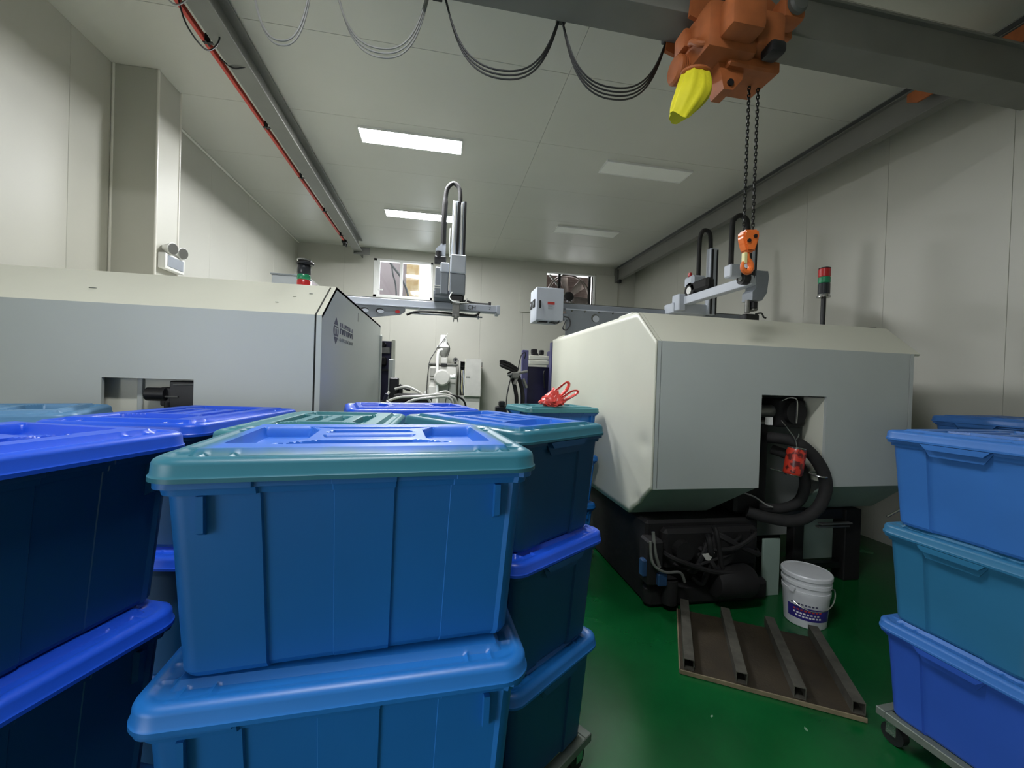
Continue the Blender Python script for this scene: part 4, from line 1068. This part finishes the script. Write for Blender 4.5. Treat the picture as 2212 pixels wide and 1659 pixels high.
# ------------------------------------------------------------------ storage bins
BL, BW, BP = .72, .52, .43
def smst(t):
    t = min(1, max(0, t))
    return t * t * (3 - 2 * t)
def sd_poly(p, poly):
    d = 1e9
    s = 1
    n = len(poly)
    for i in range(n):
        a, c = poly[i], poly[i - 1]
        ex, ey = c[0] - a[0], c[1] - a[1]
        wx, wy = p[0] - a[0], p[1] - a[1]
        t = max(0, min(1, (wx * ex + wy * ey) / (ex * ex + ey * ey)))
        d = min(d, (wx - ex * t) ** 2 + (wy - ey * t) ** 2)
        c1, c2, c3 = p[1] >= a[1], p[1] < c[1], ex * wy > ey * wx
        if (c1 and c2 and c3) or (not c1 and not c2 and not c3):
            s = -s
    return s * math.sqrt(d)
REC = [[(.135, -.075), (.135, .075), (.165, .135), (.275, .135), (.275, -.135), (.165, -.135)],
       [(-.135, -.075), (-.135, .075), (-.165, .135), (-.275, .135), (-.275, -.135), (-.165, -.135)],
       [(-.18, .15), (.18, .15), (.10, .105), (-.10, .105)],
       [(-.18, -.15), (.18, -.15), (.10, -.105), (-.10, -.105)],
       [(-.105, .022), (.105, .022), (.095, .062), (-.095, .062)],
       [(-.105, -.022), (.105, -.022), (.095, -.062), (-.095, -.062)]]
def build_lid():
    a, b_, r = BL / 2, BW / 2, .055
    nx, ny = 132, 96
    bm = bmesh.new()
    V = {}
    for i in range(nx + 1):
        for j in range(ny + 1):
            x, y = -a + 2 * a * i / nx, -b_ + 2 * b_ * j / ny
            dx, dy = abs(x) - (a - r), abs(y) - (b_ - r)
            if dx > 0 and dy > 0:
                m_ = max(dx, dy)
                k = m_ / math.hypot(dx, dy)
                px, py = math.copysign(a - r + dx * k, x), math.copysign(b_ - r + dy * k, y)
                d = r - m_
            else:
                px, py = x, y
                d = min(a - abs(x), b_ - abs(y))
            # outer lip, sunken border band crossed by ribs, raised deck with recesses
            z = -.006 * (1 - smst(d / .010))
            band = smst((d - .020) / .006) * (1 - smst((d - .050) / .006))
            rib = 0
            if abs(y) > b_ - .055 and d < .06:
                rib = max(rib, *[1 - smst((abs(abs(x) - q) - .002) / .003) for q in (.235, .285)])
            if abs(x) > a - .055 and d < .06:
                rib = max(rib, *[1 - smst((abs(abs(y) - q) - .002) / .003) for q in (.135, .185)])
            z -= .0045 * band * (1 - rib)
            deck = smst((d - .052) / .007)
            z += .008 * deck
            if deck > .5:
                s = min(sd_poly((px, py), q) for q in REC)
                z -= .026 * smst((.003 - s) / .008)
            V[i, j] = bm.verts.new((px, py, z))
    for i in range(nx):
        for j in range(ny):
            bm.faces.new((V[i, j], V[i + 1, j], V[i + 1, j + 1], V[i, j + 1]))
    loop = [V[i, 0] for i in range(nx)] + [V[nx, j] for j in range(ny)] + [V[i, ny] for i in range(nx, 0, -1)] + [V[0, j] for j in range(ny, 0, -1)]
    n = len(loop)
    nrm = []
    for k in range(n):
        t = loop[(k + 1) % n].co - loop[k - 1].co
        nrm.append(Vector((t.y, -t.x, 0)).normalized())
    prev = loop
    for off, zz in ((.003, -.012), (.0045, -.030), (.008, -.034), (.008, -.042), (.002, -.043), (-.006, -.040)):
        cur = [bm.verts.new((loop[k].co.x + nrm[k].x * off, loop[k].co.y + nrm[k].y * off, zz)) for k in range(n)]
        for k in range(n):
            bm.faces.new((prev[k], cur[k], cur[(k + 1) % n], prev[(k + 1) % n]))
        prev = cur
    w = B(); w.bm.free(); w.bm = bm
    return to_mesh('lid', w, Vector((0, 0, 0)), 40)
def body_ring(t, grow=0.0):
    """outline of the tapered bin wall at height fraction t with its moulded vertical panels"""
    a = .318 + .020 * t + grow
    b_ = .214 + .024 * t + grow
    r = .036
    longs = [(-1, 0), (-.60, 0), (-.59, -.006), (-.18, -.006), (-.175, -.004), (.20, -.004), (.21, -.008), (.58, -.008), (.585, -.006), (1, -.006)]
    shorts = [(-1, 0), (-.52, 0), (-.50, -.008), (.50, -.008), (.52, 0), (1, 0)]
    P = []
    def corner(cx, cy, a0):
        for k in range(1, 6):
            th = a0 + PI / 2 * k / 6
            P.append((cx + r * math.cos(th), cy + r * math.sin(th)))
    for s, o_ in longs:
        P.append((s * (a - r), -b_ - o_))
    corner(a - r, -b_ + r, -PI / 2)
    for s, o_ in shorts:
        P.append((a + o_, s * (b_ - r)))
    corner(a - r, b_ - r, 0)
    for s, o_ in longs:
        P.append((-s * (a - r), b_ + o_))
    corner(-a + r, b_ - r, PI / 2)
    for s, o_ in shorts:
        P.append((-a - o_, -s * (b_ - r)))
    corner(-a + r, -b_ + r, PI)
    return P
def build_body():
    w = B()
    rings = []
    for z, t, g in ((0, 0, -.012), (.004, 0, -.004), (.014, 0.02, 0), (.12, .33, 0), (.24, .66, 0), (.352, 1, 0), (.353, 1, .008), (.366, 1, .010), (.367, 1, .018), (.385, 1, .018), (.40, 1, .012)):
        rings.append([w.bm.verts.new((x, y, z)) for x, y in body_ring(t, g)])
    for A, C in zip(rings, rings[1:]):
        n = len(A)
        for k in range(n):
            w.bm.faces.new((A[k], A[(k + 1) % n], C[(k + 1) % n], C[k]))
    w.bm.faces.new(rings[0][::-1])
    w.bm.faces.new(rings[-1])
    for sx in (-1, 1):
        for sy in (-1, 1):
            x = sx * .274
            w.prism([(sy * .232, .352), (sy * .251, .352), (sy * .247, .285), (sy * .228, .275)], 'x', x - .006, x + .006)
    return to_mesh('bin_body', w, Vector((0, 0, 0)), 20)
def build_handle():
    w = B()
    w.prism([(-.115, 0), (.115, 0), (.085, -.05), (-.085, -.05)], 'x', 0, .004)
    w.prism([(-.11, 0), (.11, 0), (.09, -.022), (-.09, -.022)], 'x', .004, .022)
    return to_mesh('handle', w, Vector((0, 0, 0)), 0)
LID, BODY, HANDLE = build_lid(), build_body(), build_handle()
for me in (LID, BODY, HANDLE):
    me.materials.append(M['b_mid'])

def make_bin(x, y, z, th, body, lid, label, group):
    t = thing('storage_bin', (x, y, z), label, 'storage bin', group, rz=th, local=True)
    bo = inst('bin_body', BODY, t, body)
    inst('lid', LID, t, lid, Matrix.Translation((0, 0, BP - .008)))
    inst('handle', HANDLE, bo, body, Matrix.Translation((.346, 0, .378)))
    inst('handle', HANDLE, bo, body, Matrix.Translation((-.346, 0, .378)) @ Matrix.Rotation(PI, 4, 'Z'))
    return t

def make_dolly(x, y, th, zt, label):
    t = thing('bin_dolly', (x, y, 0), label, 'dolly', 'bin dollies', rz=th, local=True)
    a, b_ = .345, .25
    for q in ((-a, a, -b_, -b_ + .04), (-a, a, b_ - .04, b_), (-a, -a + .04, -b_ + .04, b_ - .04), (a - .04, a, -b_ + .04, b_ - .04), (-.02, .02, -b_ + .04, b_ - .04)):
        obj('frame_bar', B().box(q[0], q[1], q[2], q[3], zt - .035, zt - .0005, .003), 'dolly', t)
    r = (zt - .055) / 2
    for sx in (-1, 1):
        for sy in (-1, 1):
            cx, cy = sx * (a - .05), sy * (b_ - .05)
            c = obj('caster', B().box(cx - .03, cx + .03, cy - .03, cy + .03, zt - .042, zt - .035).box(cx - .028, cx - .022, cy - .02, cy + .02, r, zt - .042).box(cx + .022, cx + .028, cy - .02, cy + .02, r, zt - .042), 'chrome', t)
            obj('wheel', B().cyl((cx - .018, cy, r + .001), (cx + .018, cy, r + .001), r, n=20), 'blackp', c, smooth=30)
    return t

STK = {
    'A': (-.166, 1.084, .10, 1.452, 'bin stack nearest the camera'),
    'B': (-.985, .925, 1.262, 1.450, 'bin stack at the left picture edge'),
    'C': (-1.75, 1.86, .40, 1.432, 'far-left bin stack by the left machine'),
    'D': (-.985, 1.865, 1.45, 1.430, 'bin stack in front of the left machine'),
    'E': (-.420, 1.722, 1.561, 1.424, 'bin stack directly behind the nearest one'),
    'F': (-.165, 2.520, .227, 1.430, 'rearmost bin stack in the middle'),
    'G': (.262, 1.715, -.95, 1.440, 'bin stack right of the nearest one'),
    'H': (1.030, 3.640, .227, 1.378, 'bin stack under the red bag'),
    'I': (2.398, 1.312, .055, 1.436, 'bin stack at the right picture edge'),
    'J': (4.02, 2.23, .06, 1.446, 'bin stack by the right wall'),
}
COLS = {
    'A': [('b_mid', 'b_bicolour'), ('b_mid', 'b_mid'), ('b_mid', 'b_mid')],
    'B': [('b_navy', 'b_sat'), ('b_navy', 'b_sat'), ('b_navy', 'b_mid')],
    'C': [('b_mid', 'b_grey'), ('b_mid', 'b_mid'), ('b_mid', 'b_sat')],
    'D': [('b_navy', 'b_sat'), ('b_navy', 'b_sat'), ('b_navy', 'b_mid')],
    'E': [('b_navy', 'b_green'), ('b_navy', 'b_mid'), ('b_navy', 'b_mid')],
    'F': [('b_navy', 'b_sat'), ('b_mid', 'b_sat'), ('b_mid', 'b_mid')],
    'G': [('b_navy', 'b_bicolour'), ('b_navy', 'b_sat'), ('b_navy', 'b_mid')],
    'H': [('b_mid', 'b_green'), ('b_mid', 'b_mid'), ('b_mid', 'b_mid')],
    'I': [('b_dusty', 'b_dusty'), ('b_teal', 'b_teal'), ('b_royal', 'b_dusty')],
    'J': [('b_dusty', 'b_dusty'), ('b_mid', 'b_mid'), ('b_mid', 'b_mid')],
}
LAB = {
    'A': ['blue storage bin with teal-rimmed blue lid, nearest the camera', 'blue lidded storage bin directly under the nearest bin', 'blue storage bin at the bottom of the nearest stack, below the picture edge'],
    'B': ['dark blue bin with royal blue lid on top at the left picture edge', 'dark blue bin with royal blue lid, second down at the left picture edge', 'lowest bin of the stack at the left picture edge'],
    'C': ['blue bin with dusty grey-blue lid, far left before the left machine', 'middle bin of the far-left stack with the dusty lid', 'lowest bin of the far-left stack with the dusty lid'],
    'D': ['dark blue bin with glossy royal blue lid under the left machine opening', 'middle bin under the royal blue lid before the left machine opening', 'lowest bin under the royal blue lid before the left machine opening'],
    'E': ['dark blue bin with plain teal green lid just behind the nearest bin', 'middle bin of the stack topped by the plain teal lid', 'lowest bin of the stack topped by the plain teal lid'],
    'F': ['bin with royal blue lid, rearmost in the middle before the far dryer', 'middle bin of the rearmost central stack', 'lowest bin of the rearmost central stack'],
    'G': ['dark blue bin with teal and blue lid, right of the nearest bin', 'dark blue bin with royal blue lid, second down right of the nearest stack', 'dark blue bin at the bottom of the stack right of the nearest one'],
    'H': ['blue bin with green-teal lid carrying the red plastic bag', 'middle bin of the stack carrying the red plastic bag', 'lowest bin of the stack carrying the red plastic bag'],
    'I': ['mid-blue bin on top of the three at the right picture edge', 'teal-blue bin, middle of the three at the right picture edge', 'royal blue bin, lowest of the three at the right picture edge'],
    'J': ['blue bin peeking out behind the right-hand stack by the wall', 'middle bin of the stack by the right wall', 'lowest bin of the stack by the right wall'],
}
for key, (x, y, th, zt_, desc) in STK.items():
    base_z = zt_ - 3 * BP
    make_dolly(x, y, th, base_z, 'low steel dolly on casters under the ' + desc)
    for lv in range(3):
        jx, jy, jt = ((0, 0, 0), (-.004, -.022, -.045), (-.004, -.020, -.03))[lv] if key in 'AB' else ((0, 0, 0), (.004, -.004, -.015), (-.004, -.006, .01))[lv]
        make_bin(x + jx, y + jy, zt_ - (lv + 1) * BP, th + jt, COLS[key][lv][0], COLS[key][lv][1], LAB[key][lv], desc.replace('bin stack', 'bins in the stack'))

# ------------------------------------------------------------------ red bag on the far bin
zb0 = STK['H'][3]
bg = thing('plastic_bag', (1.0, 3.47, zb0), 'crumpled red plastic carrier bag with two loop handles on a bin lid', 'bag')
b = B()
r = bmesh.ops.create_icosphere(b.bm, subdivisions=4, radius=1)
for v in r['verts']:
    p = v.co.copy()
    n1 = noise.noise(p * 2.4) * .30 + noise.noise(p * 5.5 + Vector((3, 1, 2))) * .24 + noise.noise(p * 11) * .10
    k = 1 + n1
    h = max(0, p.z)
    x = p.x * .105 * k * (1 - .45 * h) + .02 * h
    y = p.y * .075 * k * (1 - .45 * h)
    z = (p.z * .055 * k + .045) * (1 + .5 * h)
    v.co = Vector((.985 + x, 3.47 + y, zb0 + .001 + max(0, z)))
obj('bag_body', b, 'bag', bg, smooth=50)
def ribbon(pts, w, m_, nm):
    c = B()
    P = [Vector(p) for p in pts]
    Q = []
    for i in range(len(P) - 1):
        for k in range(6):
            t = k / 6
            a_, b1, c1, d_ = P[max(0, i - 1)], P[i], P[i + 1], P[min(len(P) - 1, i + 2)]
            Q.append(0.5 * ((2 * b1) + (c1 - a_) * t + (2 * a_ - 5 * b1 + 4 * c1 - d_) * t * t + (3 * b1 - a_ - 3 * c1 + d_) * t ** 3))
    Q.append(P[-1])
    rows = []
    for i, q in enumerate(Q):
        t = i / (len(Q) - 1)
        d = (Q[min(i + 1, len(Q) - 1)] - Q[max(i - 1, 0)]).normalized()
        s = d.cross(Vector((0, 1, .15))).normalized()
        ww = w * (1 - .45 * math.sin(PI * t))
        rows.append([c.bm.verts.new(q + s * ww * k2 + Vector((0, 1, 0)) * (.010 * math.sin(5 * k2 + 6 * t))) for k2 in (-.5, -.2, .1, .5)])
    for A, C in zip(rows, rows[1:]):
        for k2 in range(3):
            c.bm.faces.new((A[k2], A[k2 + 1], C[k2 + 1], C[k2]))
    o = obj(nm, c, m_, bg, smooth=60)
    sm2 = o.modifiers.new('film', 'SOLIDIFY')
    sm2.thickness = .004
z = zb0
ribbon([(.93, 3.46, z + .03), (.97, 3.45, z + .10), (1.04, 3.44, z + .17), (1.10, 3.44, z + .215), (1.125, 3.44, z + .20), (1.11, 3.45, z + .15), (1.04, 3.46, z + .07)], .034, 'bag', 'loop_handle')
ribbon([(1.03, 3.44, z + .05), (1.09, 3.43, z + .10), (1.15, 3.43, z + .14), (1.20, 3.43, z + .145), (1.20, 3.44, z + .12), (1.13, 3.45, z + .075), (1.05, 3.47, z + .03)], .028, 'bag', 'loop_handle')
b = B()
b.tube([(.92, 3.47, z + .02), (.96, 3.46, z + .08), (1.02, 3.45, z + .14)], lambda t: .05 * (1 - .6 * t), 14, 8)
for v in b.bm.verts:
    v.co += Vector((noise.noise(v.co * 40), noise.noise(v.co * 40 + Vector((5, 5, 5))), noise.noise(v.co * 35))) * .014
    v.co.z = max(v.co.z, z + .002)
obj('bag_neck', b, 'bag', bg, smooth=50)

# ------------------------------------------------------------------ can hanging in the machine opening
cn = thing('drink_can', (2.545, 2.55, .975), 'red printed drink can hanging on a wire in the machine opening', 'can')
tilt = Matrix.Translation((2.545, 2.545, .975)) @ Matrix.Rotation(math.radians(9), 4, 'Y')
b = B(); b.lathe([(.048, 0), (.060, .012), (.062, .02), (.062, .175), (.055, .195)], (0, 0, 0), 'z', 28); b.move(tilt)
obj('can_body', b, 'can', cn, smooth=40)
b = B(); b.lathe([(.056, .193), (.058, .200), (.052, .205), (.049, .198)], (0, 0, 0), 'z', 28); b.move(tilt)
obj('can_top', b, 'chrome', cn, smooth=40)
b = B(); b.lathe([(.05, -.004), (.055, .004), (.05, .010)], (0, 0, 0), 'z', 28); b.move(tilt)
obj('can_bottom', b, 'chrome', cn, smooth=40)
obj('hanging_wire', B().tube([(2.575, 2.545, 1.175), (2.568, 2.56, 1.24), (2.55, 2.60, 1.30), (2.545, 2.66, 1.36)], .004, 6, 4).tube([(2.57, 2.55, 1.23), (2.60, 2.56, 1.26), (2.62, 2.58, 1.27)], .004, 6, 3), 'chrome', cn, smooth=1)

# ------------------------------------------------------------------ bucket
bk = thing('paint_bucket', (2.545, 2.40, 0), 'white plastic bucket with blue label standing beside the brown plate', 'bucket')
bc = (2.545, 2.40, 0)
obj('bucket_body', B().lathe([(.118, 0), (.122, .004), (.136, .20), (.142, .215), (.142, .24), (.137, .242), (.139, .27), (.146, .275), (.146, .295), (.140, .297), (.142, .33)], bc, 'z', 40), 'bucket', bk, smooth=30)
obj('lid', B().lathe([(.147, .320), (.150, .324), (.150, .345), (.145, .352), (.139, .353), (.136, .350), (.08, .354), (.02, .355)], bc, 'z', 40), 'bucket', bk, smooth=30)
def wrap(r0_, r1_, z0_, z1_, a0, a1, m_, nm):
    c = B()
    n_ = 18
    A = []
    for i in range(n_ + 1):
        a = a0 + (a1 - a0) * i / n_
        A.append([c.bm.verts.new((bc[0] + rr_ * math.cos(a), bc[1] + rr_ * math.sin(a), zz_)) for rr_, zz_ in ((r0_, z0_), (r1_, z1_), (r1_ - .002, z1_), (r0_ - .002, z0_))])
    for P_, Q_ in zip(A, A[1:]):
        for k in range(4):
            c.bm.faces.new((P_[k], P_[(k + 1) % 4], Q_[(k + 1) % 4], Q_[k]))
    return obj(nm, c, m_, bk, smooth=30)
rad = lambda z_: .1222 + .0138 * (z_ - .004) / .196 + .0008
wrap(rad(.055), rad(.140), .055, .140, -3.2, -1.1, 'blab', 'label_band')
for k, (z_, a0, a1, m_) in enumerate(((.114, -2.9, -1.6, 'redp'), (.092, -2.9, -1.7, 'white'), (.072, -2.8, -1.6, 'white'), (.152, -3.0, -1.8, 'print'))):
    n_ = 8
    for i in range(n_):
        q0 = a0 + (a1 - a0) * i / n_
        wrap(rad(z_) + .0012, rad(z_ + .009) + .0012, z_, z_ + .010, q0, q0 + (a1 - a0) / n_ * .66, m_, 'label_mark')
obj('handle', B().tube([(bc[0] + .15 * math.cos(t), bc[1] + .15 * math.sin(t) - .012, .26 - .12 * abs(math.sin((t + .6) * 1)) ) for t in [-2.9 + 2.6 * i / 12 for i in range(13)]], .004, 6, 3), 'chrome', bk, smooth=1)
for a in (-2.9, -.3):
    obj('handle_lug', B().cyl((bc[0] + .14 * math.cos(a), bc[1] + .14 * math.sin(a), .25), (bc[0] + .158 * math.cos(a), bc[1] + .158 * math.sin(a), .25), .018), 'bucket', bk, smooth=30)

# ------------------------------------------------------------------ plate with square tubes
pt = thing('tube_pallet', (1.37, 2.04, 0), 'rusty brown plate with four square steel tubes lying on the green floor', 'pallet', rz=math.radians(-31), local=True)
obj('plate', B().box(0, .83, 0, .66, .001, .022, .003), 'rust', pt)
obj('plate_edge', B().box(-.004, .834, -.008, 0, .001, .024, .002), 'wood', pt)
obj('plate_edge', B().box(-.008, 0, 0, .66, .001, .024, .002), 'wood', pt)
for i, x in enumerate((.042, .300, .562, .805)):
    c = B()
    w_, t_, y0_, y1_ = .054, .004, .012, .69
    c.box(x - w_ / 2, x + w_ / 2, y0_, y1_, .022, .022 + t_).box(x - w_ / 2, x + w_ / 2, y0_, y1_, .082 - t_, .082)
    c.box(x - w_ / 2, x - w_ / 2 + t_, y0_, y1_, .022 + t_, .082 - t_).box(x + w_ / 2 - t_, x + w_ / 2, y0_, y1_, .022 + t_, .082 - t_)
    obj('square_tube', c, 'tube', pt)
    obj('weld', B().cyl((x + .028, .04, .022), (x + .028, .07, .024), .006, n=8), 'chrome', pt)
